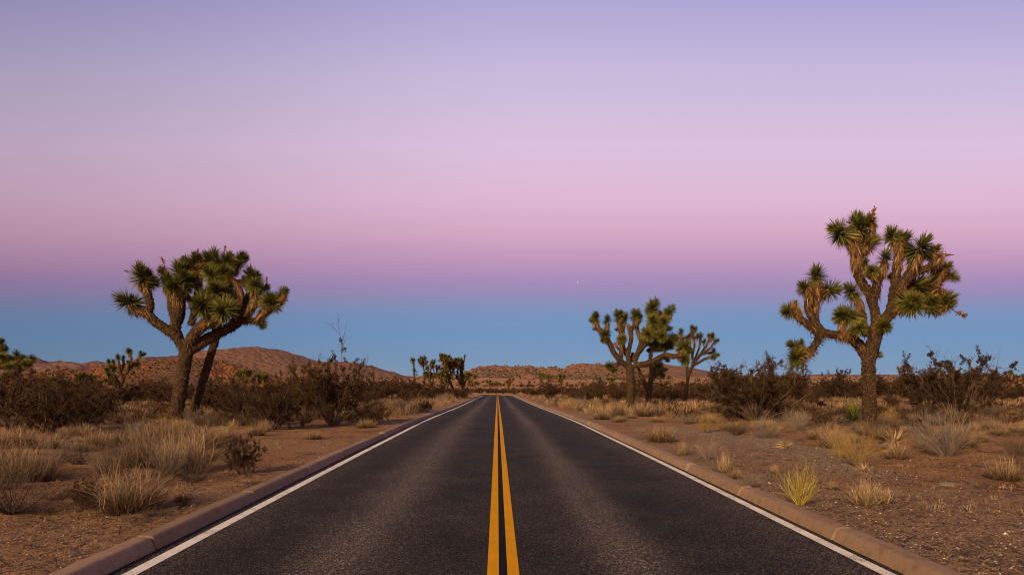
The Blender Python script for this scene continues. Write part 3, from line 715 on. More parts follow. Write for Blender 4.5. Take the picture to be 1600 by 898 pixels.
# the large tree right of the road
N_ = None
joshua('tallest joshua tree, straight single trunk with a bare limb bending down to the left', (1200, 310), 2.3625, 22.3, [
    [(375, 868, 33), (374, 800, 29), (373, 700, 28), (371, 620, 28), (375, 570, 30), (390, 530, 30), (392, 490, 26)],
    [(368, 590, 24), (332, 535, 23, -.05), (290, 508, 19, -.1), (245, 502, 18, -.15), (205, 494, 18, -.15), (182, 472, 18, -.1), (172, 440, 17, 0), (176, 390, 15, .1), (182, 335, 14, .15), (180, 300, 12, .15)],
    [(195, 500, 16, -.15), (160, 475, 16, -.25), (125, 448, 16, -.35), (98, 418, 15, -.4), (98, 388, 12, -.4), (102, 375, 8, -.4)],
    [(192, 497, 17, -.12), (178, 535, 17, 0), (152, 565, 16, .05), (128, 582, 12, .05)],
    [(168, 450, 14, -.1), (150, 410, 16, -.15), (150, 370, 16, -.2), (158, 330, 12, -.25)],
    [(150, 562, 13, .05), (122, 548, 10, .15)],
    [(372, 500, 22), (350, 470, 22, -.15), (345, 430, 18, -.2), (338, 390, 15, -.2), (322, 360, 12, -.2)],
    [(398, 500, 24), (398, 440, 21, .05), (388, 390, 19, .1), (370, 345, 20, .1), (340, 300, 19, .1), (328, 260, 19, .05), (324, 210, 21, 0), (317, 165, 20, 0), (312, 145, 12, 0)],
    [(330, 240, 14, 0), (345, 200, 13, .1), (368, 175, 11, .15)],
    [(396, 370, 16, 0), (402, 320, 18, -.15), (418, 275, 18, -.2), (432, 238, 14, -.2)],
    [(402, 300, 16, -.15), (385, 285, 20, -.25), (368, 262, 16, -.3)],
    [(400, 500, 26), (432, 450, 23, .05), (458, 400, 22, .1), (466, 340, 20, .1), (474, 270, 19, .1), (484, 210, 17, .1), (487, 165, 15, .1), (485, 150, 10, .1)],
    [(458, 410, 18, .1), (478, 350, 20, -.1), (508, 300, 22, -.2), (535, 262, 22, -.25), (552, 222, 18, -.3), (558, 195, 14, -.3)],
    [(530, 275, 16, -.2), (575, 262, 16, -.25), (612, 240, 17, -.3), (638, 215, 15, -.3)],
    [(600, 270, 14, .1), (640, 275, 16, .0), (665, 262, 14, -.2)],
    [(455, 425, 20, 0), (485, 405, 22, -.25), (505, 392, 20, -.4)],
    [(470, 350, 17, .2), (515, 345, 18, .35), (560, 345, 17, .3), (610, 350, 15, .2), (640, 345, 12, .1)],
    [(625, 345, 14, .1), (625, 310, 14, .1), (645, 285, 14, 0)],
], [
    (180, 275, 38, .15, 95, .3), (240, 335, 48, .25, 20, .2), (132, 325, 34, -.1, 140, .3), (72, 415, 34, -.3, 185, .2), (88, 540, 28, .15, 155, .3), (104, 594, 38, .05, 235, .5), (122, 530, 18, .2, 80, .3),
    (303, 336, 36, -.2, 130, .3), (290, 432, 48, -.1, 165, .3), (340, 482, 36, -.65, 250, 2.2), (432, 474, 32, -.5, 290, 2.0), (408, 575, 22, .2, -20, .1),
    (257, 118, 52, -.1, 150, .3), (325, 88, 48, .1, 100, .2), (362, 92, 46, .2, 70, .2), (383, 162, 44, .15, 25, .2), (312, 182, 24, .35, 180, 0), (330, 130, 40, .4, 90, -.2),
    (435, 212, 38, -.2, 85, .3), (360, 232, 20, -.1, 100, .3), (382, 265, 26, -.45, 170, .6),
    (455, 130, 40, .1, 120, .3), (512, 145, 34, .25, 70, .2), (486, 140, 30, .3, 90, 0), (458, 290, 22, .5, 180, 0),
    (570, 172, 56, -.35, 75, .8), (610, 190, 34, .0, 30, .4), (528, 190, 36, .2, 120, .2), (640, 262, 30, .2, 60, .2), (682, 290, 32, -.15, -40, .4), (660, 250, 28, .0, 45, .4),
    (536, 396, 46, -.75, 270, 2.4), (560, 318, 52, .05, 30, .3), (520, 320, 38, .5, 120, 0), (600, 405, 44, -.1, -60, .5), (662, 368, 44, .0, 10, .5), (600, 320, 36, .4, 60, .1), (580, 370, 36, .4, -90, .2), (640, 395, 30, .2, -30, .3),
], stalks=((384, 80, .15, -1, 42), (610, 190, .9, .35, 60), (672, 405, .85, .55, 62)), seed=5, voxel=.030, shagk=1.0)

# the pair left of the road
joshua('thick-trunked joshua tree with dense many-armed crown, the nearest left of the road', (160, 370), 2.897, 28.5, [
    [(325, 850, 42), (336, 780, 37), (350, 700, 35), (362, 630, 34), (374, 560, 35), (384, 505, 38)],
    [(372, 510, 28), (338, 455, 27, -.1), (285, 415, 25, -.2), (235, 380, 24, -.3), (205, 345, 22, -.3), (160, 335, 20, -.35), (132, 325, 19, -.35)],
    [(210, 350, 22, -.3), (215, 300, 22, -.25), (203, 250, 20, -.2), (183, 215, 18, -.2)],
    [(355, 480, 28), (330, 415, 28, .1), (345, 350, 33, .1), (345, 290, 34, .1), (330, 240, 28, .1)],
    [(325, 380, 15, .1), (308, 320, 14, .2), (305, 270, 14, .2), (293, 235, 12, .2)],
    [(385, 490, 30, -.1), (425, 430, 30, -.3), (465, 390, 30, -.5), (500, 370, 22, -.6)],
    [(400, 400, 18, .3), (420, 320, 20, .4), (435, 240, 22, .4), (428, 170, 20, .4), (418, 130, 16, .4)],
    [(370, 260, 16, .2), (405, 290, 17, .3), (425, 330, 16, .3)],
    [(465, 390, 24, -.2), (490, 310, 24, 0), (500, 240, 22, .1), (520, 170, 20, .2), (530, 130, 16, .2)],
    [(400, 510, 30), (460, 472, 30, .1), (530, 432, 28, .2), (600, 395, 27, .2), (650, 350, 26, .2), (688, 295, 24, .2), (690, 255, 18, .2)],
    [(590, 395, 20, .1), (615, 330, 22, .0), (628, 270, 20, 0), (614, 225, 15, 0), (612, 200, 10, 0)],
    [(620, 350, 16, .4), (650, 290, 16, .5), (665, 250, 14, .5)],
    [(630, 375, 18, .0), (685, 378, 16, -.2), (722, 355, 14, -.3), (740, 330, 12, -.3)],
    [(510, 220, 14, .2), (560, 190, 14, .3), (600, 150, 14, .3)],
], [
    (105, 287, 62, -.35, 150, .5), (175, 165, 58, -.2, 95, .4), (232, 205, 38, 0, 20, .2), (205, 180, 36, .2, 60, 0),
    (295, 192, 52, -.1, 100, .6), (345, 148, 52, 0, 95, .3), (378, 122, 44, .2, 80, .2), (368, 190, 50, -.3, 70, .9), (380, 236, 32, -.2, 10, .6), (270, 155, 34, .3, 110, .2), (320, 215, 44, -.5, 200, 1.2), (400, 165, 40, .5, 80, 0),
    (450, 312, 58, -.95, 260, 2.4), (546, 336, 62, -1.1, 280, 2.4), (515, 236, 52, -.6, 90, 1.4), (480, 255, 40, -.5, 150, 1), (500, 290, 42, -.4, 60, .8),
    (490, 168, 50, -.4, 110, 1.0), (508, 88, 52, .1, 90, .3), (470, 92, 36, .4, 110, .2), (556, 112, 52, .0, 80, .5), (628, 108, 42, .2, 20, .3), (590, 130, 44, .3, 50, .3), (545, 160, 46, -.3, 60, .9), (575, 85, 30, .5, 80, 0), (525, 130, 40, .2, 90, .6),
    (577, 222, 40, .3, 80, .2), (440, 130, 34, .6, 100, 0), (418, 100, 40, .35, 90, .3),
    (672, 172, 54, .1, 95, .5), (695, 215, 44, -.1, 60, .8), (735, 230, 32, .3, 20, .3), (650, 200, 34, .5, 130, 0),
    (722, 395, 32, -.3, -60, .5), (775, 305, 56, -.2, -20, .8), (752, 280, 40, .1, 80, .5), (815, 248, 34, .1, 50, .3), (800, 290, 40, .3, 20, .2), (735, 345, 26, .2, 0, .3),
], stalks=((283, 140, -.2, -1, 50), (550, 75, .3, -1, 34), (738, 215, .3, -1, 34), (790, 300, 1, -.3, 50), (545, 325, .15, -.4, 26), (452, 295, .1, -.5, 26), (120, 160, -.9, -.4, 20), (425, 85, .4, -1, 30)), seed=8, voxel=.036)
joshua('slender leaning joshua tree trunk growing just right of the thick-trunked one', (160, 370), 2.897, 29.6, [
    [(402, 842, 27), (412, 790, 25), (430, 725, 24), (455, 650, 22), (480, 570, 22), (505, 490, 20), (520, 440, 18), (535, 390, 18)],
    [(520, 440, 16), (500, 400, 15, .2), (490, 360, 14, .3)],
    [(530, 400, 16), (560, 340, 16, .2), (575, 280, 15, .3), (575, 250, 12, .3)],
], [(575, 240, 42, .3, 85, .2), (600, 262, 34, .5, 40, .1), (545, 250, 38, .6, 110, 0), (490, 335, 36, .5, 120, .1), (620, 300, 30, .7, 20, 0)], seed=12, voxel=.034)

# the middle group right of the road
joshua('broad joshua tree with upright knobbly arms, biggest of the middle group right of the road', (900, 450), 4.488, 46.5, [
    [(378, 850, 36), (382, 760, 31), (384, 680, 29), (380, 610, 30), (378, 545, 36)],
    [(362, 545, 24), (315, 512, 22, -.2), (268, 455, 22, -.3), (235, 385, 22, -.3), (195, 325, 21, -.3), (155, 275, 18, -.3), (140, 240, 15, -.3)],
    [(200, 330, 16, -.3), (220, 285, 15, -.1), (218, 245, 15, 0)],
    [(375, 540, 22), (365, 470, 20, 0), (378, 400, 18, .1), (388, 340, 18, .1), (378, 290, 20, .1), (362, 255, 14, .1)],
    [(352, 470, 16, .1), (330, 400, 16, .2), (318, 330, 16, .2), (305, 275, 16, .2), (300, 240, 14, .2)],
    [(330, 330, 14, .2), (332, 270, 14, .3), (340, 225, 13, .3)],
    [(385, 300, 16, 0), (405, 260, 16, -.1), (420, 220, 15, -.2)],
    [(405, 520, 24, .1), (440, 440, 22, .2), (458, 370, 20, .3), (435, 310, 16, .3), (425, 265, 14, .3)],
    [(440, 450, 22, -.2), (480, 390, 24, -.4), (520, 350, 26, -.4), (555, 290, 24, -.3), (590, 230, 24, -.2), (600, 190, 18, -.2)],
    [(555, 290, 20, -.2), (535, 230, 20, 0), (530, 180, 16, 0)],
    [(410, 540, 26), (480, 530, 24, -.4), (550, 505, 22, -.7), (620, 468, 20, -.9), (690, 475, 18, -1.), (735, 468, 16, -1.)],
    [(500, 440, 17, .3), (570, 410, 16, .5), (640, 385, 15, .6), (670, 370, 12, .6)],
    [(325, 520, 16, .2), (290, 530, 15, .4), (262, 545, 14, .5)],
    [(320, 500, 14, -.2), (316, 450, 17, -.3), (316, 415, 12, -.3)],
    [(300, 430, 8, -.3), (282, 400, 7, -.4), (266, 380, 6, -.4)],
    [(390, 500, 16, .3), (398, 465, 15, .5), (398, 448, 10, .5)],
], [
    (143, 198, 36, -.3, 80, .3), (112, 228, 28, -.2, 170, .2), (205, 330, 36, -.6, 260, 1.5), (190, 365, 24, -.5, 200, .8), (218, 215, 34, 0, 90, .3), (130, 285, 18, -.1, 190, .3),
    (343, 200, 40, .2, 80, .4), (290, 188, 38, .2, 105, .2), (315, 175, 30, .5, 90, 0), (325, 365, 34, -.4, 270, 1.4), (285, 290, 18, .4, 180, 0),
    (432, 182, 42, -.2, 80, .4), (405, 175, 34, .3, 100, 0), (450, 205, 30, .4, 60, 0),
    (532, 128, 48, 0, 95, .3), (560, 108, 36, .2, 75, .1), (510, 165, 30, .3, 130, .2), (662, 148, 42, -.2, 50, .4), (640, 165, 30, 0, 120, .2), (540, 222, 42, -.6, 90, 1.4), (620, 236, 44, -.5, 60, 1.2), (545, 285, 36, -.8, 90, 2),
    (512, 328, 46, -1, 260, 2), (608, 342, 40, -.9, 280, 1.8), (650, 285, 34, 0, 10, .6), (680, 338, 34, .2, 20, .5), (490, 298, 34, -.3, 160, .6), (668, 372, 40, .2, -20, .6), (570, 255, 34, -.5, 90, 1.5), (480, 345, 30, 0, 190, .4), (560, 400, 36, .1, 270, 1.0), (620, 420, 34, .2, 280, .8), (530, 385, 32, -.2, 260, 1.2), (660, 410, 34, .6, -30, .3), (590, 190, 38, .1, 90, .5),
    (762, 402, 44, -.8, 60, .8), (766, 512, 38, -.9, -80, .8), (795, 432, 34, -.7, 10, .6), (725, 400, 30, -.3, 110, .3), (700, 360, 30, .4, 60, .2),
    (232, 545, 38, .5, 175, .4), (262, 575, 24, .4, 250, .4), (640, 500, 26, -.3, -70, .6), (575, 540, 26, .2, -80, .4),
], stalks=((555, 80, .1, -1, 22),), seed=21, voxel=.045, shagk=.8, rk=1.3)
joshua('crooked half-hidden joshua tree behind the broad one, drooping dark leaf heads', (900, 450), 4.488, 52, [
    [(508, 800, 26), (515, 730, 22), (522, 660, 22), (530, 600, 20), (530, 540, 18)],
    [(505, 720, 20), (485, 670, 18, -.1), (460, 620, 16, -.2), (440, 585, 13, -.2)],
    [(530, 590, 16), (555, 570, 16, .2), (585, 570, 13, .2)],
    [(525, 560, 14), (520, 500, 14, .1), (528, 460, 12, .1)],
], [(590, 543, 44, .1, 60, .4), (602, 608, 38, .1, -60, .5), (560, 530, 34, .3, 100, .2), (620, 570, 30, .3, 0, .2), (525, 450, 24, .2, 90, .3), (555, 615, 26, .2, 230, .5), (440, 570, 20, -.2, 110, .3)], seed=23, voxel=.045, shagk=1.2)
joshua('slim joshua tree with many thin curving branches, rightmost of the middle group', (900, 450), 4.488, 57, [
    [(768, 815, 22), (772, 730, 17), (780, 660, 15), (786, 615, 15)],
    [(784, 640, 13), (778, 580, 12, .1), (780, 520, 11, .2), (786, 470, 11, .2), (775, 430, 10, .2), (745, 390, 11, .1), (735, 350, 12, 0), (736, 320, 11, 0)],
    [(786, 620, 13), (808, 570, 12, -.1), (820, 520, 12, -.2), (816, 470, 11, -.2), (830, 410, 10, -.2), (825, 350, 10, -.2), (820, 300, 10, -.2)],
    [(822, 540, 11), (860, 480, 11, .2), (895, 430, 11, .3), (920, 390, 10, .3), (940, 350, 10, .3)],
    [(820, 545, 12, -.1), (870, 515, 11, -.2), (920, 488, 11, -.3), (965, 480, 11, -.3)],
    [(840, 500, 9, .1), (870, 470, 9, -.2), (930, 430, 10, -.3), (960, 395, 9, -.3), (970, 378, 8, -.3)],
    [(830, 510, 9, .3), (852, 450, 9, .5), (870, 390, 9, .5), (873, 350, 8, .5)],
    [(818, 480, 9, -.4), (800, 420, 9, -.5), (798, 370, 9, -.5), (796, 345, 8, -.5)],
    [(870, 470, 9, .2), (910, 455, 9, .3), (945, 452, 8, .3)],
], [(735, 302, 24, 0, 90, .3), (815, 275, 20, -.2, 100, .3), (836, 286, 20, -.1, 60, .3), (796, 332, 20, -.5, 90, .3), (778, 350, 20, -.3, 110, .3), (852, 335, 18, .1, 90, .2), (873, 330, 20, .5, 90, .2), (900, 368, 18, .3, 80, .2), (955, 332, 24, .3, 80, .3), (930, 328, 16, .4, 110, .3), (986, 368, 22, -.2, 40, .3),
    (966, 440, 24, .2, 80, .3), (990, 468, 22, -.3, 20, .4), (970, 480, 18, -.5, 0, .6), (755, 350, 16, .3, 60, 0), (812, 315, 16, .2, 90, .2)], seed=25, voxel=.04, shagk=.35, rk=1.35)

# further trees: grown by forking
def grown(label, x, y, H, seed, spread=.5, trunk=.3, levels=3, first=2, group=None, kids=2, rsz=.34, name='joshua_tree', hd=False, rr0=.16, lowleaf=0):
    rnd = random.Random(seed); r = rng(seed); gz = float(ground_z(x, y, False))
    root = empty(name, (x, y, gz)); tag(root, label, 'tree', group)
    paths = []; ends = []
    def go(p, d, L, rad, lev):
        pts = [p]; rd = [rad]; q = p
        for k in range(3):
            d = (d + Vector((rnd.uniform(-.25, .25), rnd.uniform(-.25, .25), .16))).normalized(); q = q + d * L / 3; pts.append(q); rd.append(rad * (1 - .08 * (k + 1)))
        paths.append((pts, rd))
        if lev == 0: ends.append((q, d)); return
        n = first if lev == levels else rnd.choice([kids, kids, kids + 1]); a0 = rnd.uniform(0, 6.28)
        for i in range(n):
            an = a0 + 6.283 * i / n + rnd.uniform(-.4, .4); s = spread * rnd.uniform(.7, 1.4)
            dd = (d + Vector((math.cos(an) * s, math.sin(an) * s, 0))).normalized()
            go(q, dd, L * rnd.uniform(.6, .85) if lev < levels else (H * (1 - trunk) / levels) * rnd.uniform(.75, 1.15), rad * .72, lev - 1)
        if lev < levels and rnd.random() < .35: ends.append((q + Vector((0, 0, .1)), (d + Vector((rnd.uniform(-1, 1), rnd.uniform(-1, 1), 0))).normalized()))
    go(Vector((0, 0, -.2)), Vector((rnd.uniform(-.1, .1), rnd.uniform(-.1, .1), 1)), H * trunk + .2, rr0 * H / 5, levels)
    for k in range(lowleaf):
        pts, rd = rnd.choice(paths); ends.append((rnd.choice(pts), Vector((rnd.uniform(-1, 1), rnd.uniform(-1, 1), .3)).normalized()))
    top = max(e[0].z for e in ends) + rsz * .7; k = H / top
    V = []; Fq = []
    for p, rd in paths:
        p = [Vector((q.x * k, q.y * k, q.z * k)) for q in p]; sp, sr = smooth_path(p, rd, 2); tube_closed(V, Fq, sp, sr, 6)
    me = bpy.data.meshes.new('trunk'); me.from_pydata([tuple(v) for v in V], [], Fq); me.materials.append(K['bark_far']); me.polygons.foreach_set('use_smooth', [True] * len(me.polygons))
    link('trunk', me, root)
    V0 = [np.zeros((len(m.vertices), 3)) for m in ROSF]
    for m, v_ in zip(ROSF, V0): m.vertices.foreach_get('co', v_.reshape(-1)) if False else None
    cr_ = Acc(); dd_ = Acc()
    for (q, d) in ends:
        b = q * k; s = rsz * rnd.uniform(.8, 1.2); n = 46
        u = r.rand(n); pol = 2.1 * u ** .8; az = np.arange(n) * 2.4 + r.rand()
        loc = np.stack([np.sin(pol) * np.cos(az), np.sin(pol) * np.sin(az), np.cos(pol)], -1)
        Rm = np.array(d.to_track_quat('Z', 'Y').to_matrix()); dr = loc @ Rm.T
        c = (np.array(list(b)) - np.array(list(d)) * s * .3 * u[:, None])[:, None] + dr[:, None] * s * np.linspace(0, 1, 3)[None, :, None]
        cr_.ribbons(c, np.array([[.035, .03, .004]]) * s / .34 * np.ones((n, 1)), unit(np.cross(dr, np.array([.1, .2, 1.]))), np.clip(.3 + .6 * r.rand(n), 0, .95))
        shag(dd_, r, [b - d * s * 1.4, b - d * s * .7, b], [.07] * 3, 50, s * .7, 0, 1, .5, .9, .5, .1, .8, .022)
    link('crown', cr_.mesh('crown', K['rosette']), root); link('dead_leaves', dd_.mesh('dead_leaves', K['dead']), root)['kind'] = 'stuff'
    return root
def G(label, px, ytop, Y, seed, **kw):
    q = at(px, Y); H = CAM_H - (ytop - VY) / F * Y - q.z
    return grown(label, q.x, q.y, max(H, .8), seed, **kw)
joshua('small forking joshua tree left of the thick-trunked one, before the rocky hill', (0, 500), 4.99, 60, [
    [(900, 650, 20), (915, 600, 18), (935, 530, 16), (955, 480, 15), (975, 430, 14)],
    [(975, 430, 13), (1010, 380, 12), (1040, 345, 12), (1075, 300, 11), (1090, 275, 10)],
    [(960, 470, 12), (945, 420, 11, -.2), (930, 370, 11, -.2), (920, 310, 10, -.2)],
    [(945, 400, 10, .2), (965, 350, 10, .3), (962, 310, 9, .3)],
    [(1000, 400, 11), (1005, 340, 10, -.3), (1025, 300, 10, -.3), (1010, 260, 10, -.3)],
    [(940, 500, 12, .2), (895, 440, 11, .5), (870, 390, 10, .6), (855, 340, 10, .6)],
    [(930, 540, 11, -.3), (890, 500, 10, -.5), (850, 450, 10, -.6), (830, 400, 10, -.6)],
], [(1005, 238, 27, -.3, 90, .3), (918, 283, 22, -.2, 95, .2), (962, 287, 20, .3, 85, .2), (1000, 325, 20, -.2, 100, .6), (1096, 256, 22, 0, 70, .2), (1128, 262, 16, .2, 20, .2), (1080, 345, 22, .2, 0, .3), (882, 320, 20, .5, 90, .2), (850, 320, 22, .6, 100, .2),
    (860, 365, 24, .3, 120, .6), (830, 385, 24, -.6, 110, .4), (890, 375, 22, .4, 60, .5), (850, 425, 26, -.6, 150, .8), (885, 440, 26, .2, 60, .9), (830, 465, 24, -.5, 180, .6), (900, 480, 22, -.3, 80, .9), (860, 490, 24, -.6, 200, .8), (998, 518, 20, .1, -10, .4)], seed=31, voxel=.05, shagk=.5, rk=1.3)
joshua('bushy joshua tree cut off by the left edge, above the dark shrubs', (0, 500), 4.99, 34, [
    [(60, 760, 26), (75, 650, 24), (90, 540, 22), (110, 450, 22), (130, 400, 22)],
    [(130, 400, 20), (145, 340, 20, -.1), (140, 300, 16, -.1)],
    [(110, 450, 18), (60, 380, 18, .2), (30, 320, 16, .2), (20, 260, 14, .2), (15, 200, 12, .2)],
    [(130, 410, 16), (190, 370, 15, .3), (240, 330, 14, .4)],
    [(60, 380, 14, .2), (0, 350, 14, 0), (-60, 300, 14, 0), (-90, 240, 12, 0)],
], [(10, 165, 42, .2, 80, .2), (30, 220, 44, .1, 50, .4), (15, 290, 48, -.3, 120, 1), (60, 300, 44, .3, 60, .5), (132, 268, 48, .1, 80, .5), (88, 300, 44, -.3, 120, .9), (180, 298, 42, .2, 60, .5), (250, 300, 44, .3, 30, .4), (215, 338, 40, -.2, -20, .9), (70, 362, 46, -.6, 220, 1.5), (200, 345, 36, -.4, 280, 1.2), (-40, 250, 44, 0, 110, .4), (-90, 220, 46, 0, 90, .3), (-60, 320, 46, -.3, 180, .9), (45, 430, 40, -.5, 240, 1.2)], seed=33, voxel=.045, shagk=.9)

CLU = 'joshua trees standing close together beyond the left roadside shrubs'
G('thin single-stemmed joshua tree at the left end of the distant clump', 651, 558, 108, 41, spread=.16, trunk=.7, levels=2, first=1, lowleaf=2, group=CLU, rsz=.55)
G('joshua tree with two knobbly arms, second from the left in the distant clump', 663, 556, 106, 42, spread=.4, trunk=.45, levels=3, first=1, group=CLU, rsz=.55, lowleaf=3)
G('low wide joshua tree in the middle of the distant clump', 677, 561, 104, 43, spread=.5, trunk=.3, levels=3, first=3, group=CLU, rsz=.42, lowleaf=34)
G('tall many-armed joshua tree right of the middle of the distant clump', 695, 554, 105, 48, spread=.3, trunk=.35, levels=3, first=3, group=CLU, rsz=.42, lowleaf=34)
G('tallest joshua tree of the distant clump with upright arms', 713, 551, 103, 45, spread=.24, trunk=.4, levels=3, first=3, group=CLU, rsz=.42, lowleaf=26)
G('joshua tree with a leaning arm at the right end of the distant clump', 722, 554, 107, 44, spread=.3, trunk=.3, levels=3, first=3, group=CLU, rsz=.42, lowleaf=26)
G('short green joshua tree at the foot of the distant clump beside the road', 729, 580, 112, 47, spread=.6, trunk=.2, levels=3, first=3, group=CLU, rsz=.425, lowleaf=20)
G('leafy short joshua tree among shrubs just left of the distant clump foot', 686, 572, 101, 147, spread=.6, trunk=.2, levels=3, first=3, group=CLU, rsz=.42, lowleaf=26)
FAR = 'small joshua trees scattered on the far plain'
for i, (lab, px, yt, Y, sd) in enumerate([
    ('small joshua tree beyond the road bend, nearest the distant clump', 745, 594, 230, 51), ('small joshua tree standing over the bend of the road', 763, 592, 215, 52),
    ('small joshua tree just right of the road bend', 793, 589, 190, 53), ('low bushy joshua tree right of the road bend, left of the taller one', 776, 596, 205, 57),
    ('bushy joshua tree rising above the brown shrubs right of the road', 848, 580, 125, 54), ('short joshua tree above the shrubs just right of the bushy one', 879, 582, 122, 55),
    ('faint joshua tree deep in the shrubs left of the green bush', 955, 588, 150, 56),
    ('broad clump-headed joshua tree on the horizon right of the tallest tree', 1416, 567, 95, 58), ('joshua tree head showing behind the right-hand shrub twigs', 1476, 572, 105, 59),
    ('low joshua tree head right of the right-hand shrub', 1524, 578, 125, 60), ('tiny joshua tree on the horizon near the right edge', 1578, 577, 135, 61), ('joshua tree cut by the right edge on the horizon', 1599, 582, 140, 67),
    ('dark joshua tree head above the left shrub mass', 86, 586, 48, 62), ('joshua tree head behind the left shrubs, left of the small forking tree', 134, 580, 62, 63), ('low joshua tree beside the small forking one', 149, 586, 64, 64),
    ('green joshua tree head behind shrubs at the foot of the brown hill', 380, 574, 55, 65), ('small green joshua tree head right of its twin under the brown hill', 415, 580, 60, 66),
    ('small joshua tree between the large left trunk and the rocky slope', 222, 598, 120, 68), ('tiny joshua tree at the foot of the rocky hill', 250, 600, 130, 69)]):
    G(lab, px, yt, Y, sd, spread=.55, trunk=.32, levels=3, group=FAR, rsz=.36 if Y < 100 else .45, lowleaf=4)

# ------------------------------------------------------------------ shrubs and grasses
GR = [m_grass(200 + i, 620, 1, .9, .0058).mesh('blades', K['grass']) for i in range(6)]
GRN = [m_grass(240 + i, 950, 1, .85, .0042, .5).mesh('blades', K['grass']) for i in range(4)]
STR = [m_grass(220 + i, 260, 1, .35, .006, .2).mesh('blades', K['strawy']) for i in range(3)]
CRE = []
for i in range(7):
    tw, lf = m_creosote(300 + i, 24 + 2 * (i % 3), .7 + .2 * (i % 3), 6500 - 400 * (i % 3), .030, tall=3 if i < 3 else 0)
    CRE.append((tw.mesh('twigs', K['twig']), lf.mesh('leaves', K['creo'])))
CREN = []
for i in range(3):
    tw, lf = m_creosote(330 + i, 36, 1.0, 21000, .018, .8, tall=4)
    CREN.append((tw.mesh('twigs', K['twig']), lf.mesh('leaves', K['creo'])))
GREENB = [(a.mesh('twigs', K['twig']), b.mesh('leaves', K['creogreen'])) for a, b in (m_creosote(340 + i, 30, 1.1, 5200, .03) for i in range(2))]
TWG = [m_twiggy(350 + i, 80, 1.0, 6).mesh('twigs', K['grey']) for i in range(4)]
TWD = [m_twiggy(360 + i, 90, 1.3, 7).mesh('twigs', K['twig']) for i in range(4)]
GLD = [m_twiggy(370 + i, 60, 1.0, 10, .0032).mesh('twigs', K['gold']) for i in range(2)]
YLW = [m_twiggy(380 + i, 44, .62, 7, .0045).mesh('twigs', K['yellow']) for i in range(1)]

KIND = {
    'grass': (GR, 'grass_clump', 'grass clump'), 'grassnear': (GRN, 'grass_clump', 'grass clump'), 'straw': (STR, 'grass_tuft', 'grass tuft'),
    'creosote': (CRE, 'creosote_bush', 'shrub'), 'creosotenear': (CREN, 'creosote_bush', 'shrub'), 'green': (GREENB, 'green_shrub', 'shrub'), 'grey': (TWG, 'grey_shrub', 'shrub'),
    'dark': (TWD, 'dry_shrub', 'shrub'), 'gold': (GLD, 'golden_shrub', 'shrub'), 'yellow': (YLW, 'yellow_shrub', 'shrub')}
pr_ = random.Random(77)
def plant(kind, p, H, Wd, label, group=None, rz=None, sink=.02, lean=0):
    lst, nm, cat = KIND[kind]; src = pr_.choice(lst); rz = pr_.uniform(0, 6.28) if rz is None else rz
    wf = {'grass': .8, 'grassnear': .72, 'straw': .35, 'grey': .75, 'dark': .85, 'gold': .72, 'yellow': .5, 'creosote': .62, 'creosotenear': .68, 'green': .75}[kind]
    s = (Wd / (2 * wf), Wd / (2 * wf), H)
    if isinstance(src, tuple):
        o = empty(nm, (p.x, p.y, p.z - sink)); o.rotation_euler = (lean, 0, rz); o.scale = s
        link('twigs', src[0], o); link('leaves', src[1], o)
    else:
        o = link(nm, src, loc=(p.x, p.y, p.z - sink)); o.rotation_euler = (lean, 0, rz); o.scale = s
    tag(o, label, cat, group); return o
placed = []; SC = []
def PL(kind, px, py, hpx, wpx, label, **kw):
    p = P(px, py); k = p.y / F; placed.append((p.x, p.y, wpx * k * .5)); return plant(kind, p, hpx * k * (1.12 if 'grass' in kind else 1.02), wpx * k, label, **kw)
# left foreground
PL('grassnear', 205, 797, 82, 140, 'large tan bunchgrass clump nearest the road on the left')
PL('grassnear', 228, 728, 78, 110, 'tall pale grass clump behind the large tan one, left of the thick tree trunk')
PL('grassnear', 292, 738, 74, 100, 'tousled straw grass clump beside the small dark bush near the left kerb')
PL('grassnear', 318, 700, 45, 90, 'straw grass clump at the foot of the leaning trunk')
PL('grassnear', 255, 690, 42, 90, 'straw grass clump at the foot of the thick left trunk')
PL('grassnear', 345, 690, 32, 70, 'straw grass clump between the leaning trunk and the small dark bush')
PL('creosotenear', 377, 741, 64, 72, 'small dark bush with green-brown leaves near the left kerb')
PL('grassnear', 402, 756, 17, 30, 'little dark tuft at the kerb beside the small dark bush')
PL('grassnear', 40, 752, 66, 125, 'wide grey-tan grass clump at the left edge')
PL('grassnear', 8, 728, 48, 80, 'grass clump cut by the left edge, behind the wide grey-tan one')
PL('dark', 22, 802, 72, 190, 'dark dead spreading shrub low at the left edge')
PL('dark', 70, 800, 22, 100, 'flat tangle of dead twigs right of the dark dead shrub')
PL('creosotenear', 134, 794, 56, 60, 'small brown leafy shrub left of the large tan grass clump')
PL('dark', 178, 752, 84, 76, 'dark upright bare sticks behind the large tan grass clump')
PL('dark', 300, 752, 44, 110, 'dark dead twigs under the tousled straw grass clump')
PL('creosotenear', 285, 790, 26, 30, 'tiny leafy sprig by the left kerb')
PL('grass', 490, 686, 20, 40, 'lone short straw tuft on the sand by the left kerb')
PL('straw', 415, 674, 26, 26, 'upright straw tuft at the edge of the left sand clearing')
PL('grass', 400, 680, 22, 40, 'straw tuft in front of the left creosote bushes')
PL('dark', 190, 712, 30, 80, 'low dark twigs at the left of the tall pale grass clump')
PL('grass', 150, 700, 34, 60, 'thin grass on red sand between the shrub mass and the tall clump')
PL('grass', 75, 700, 30, 70, 'grass tuft at the foot of the left shrub mass')
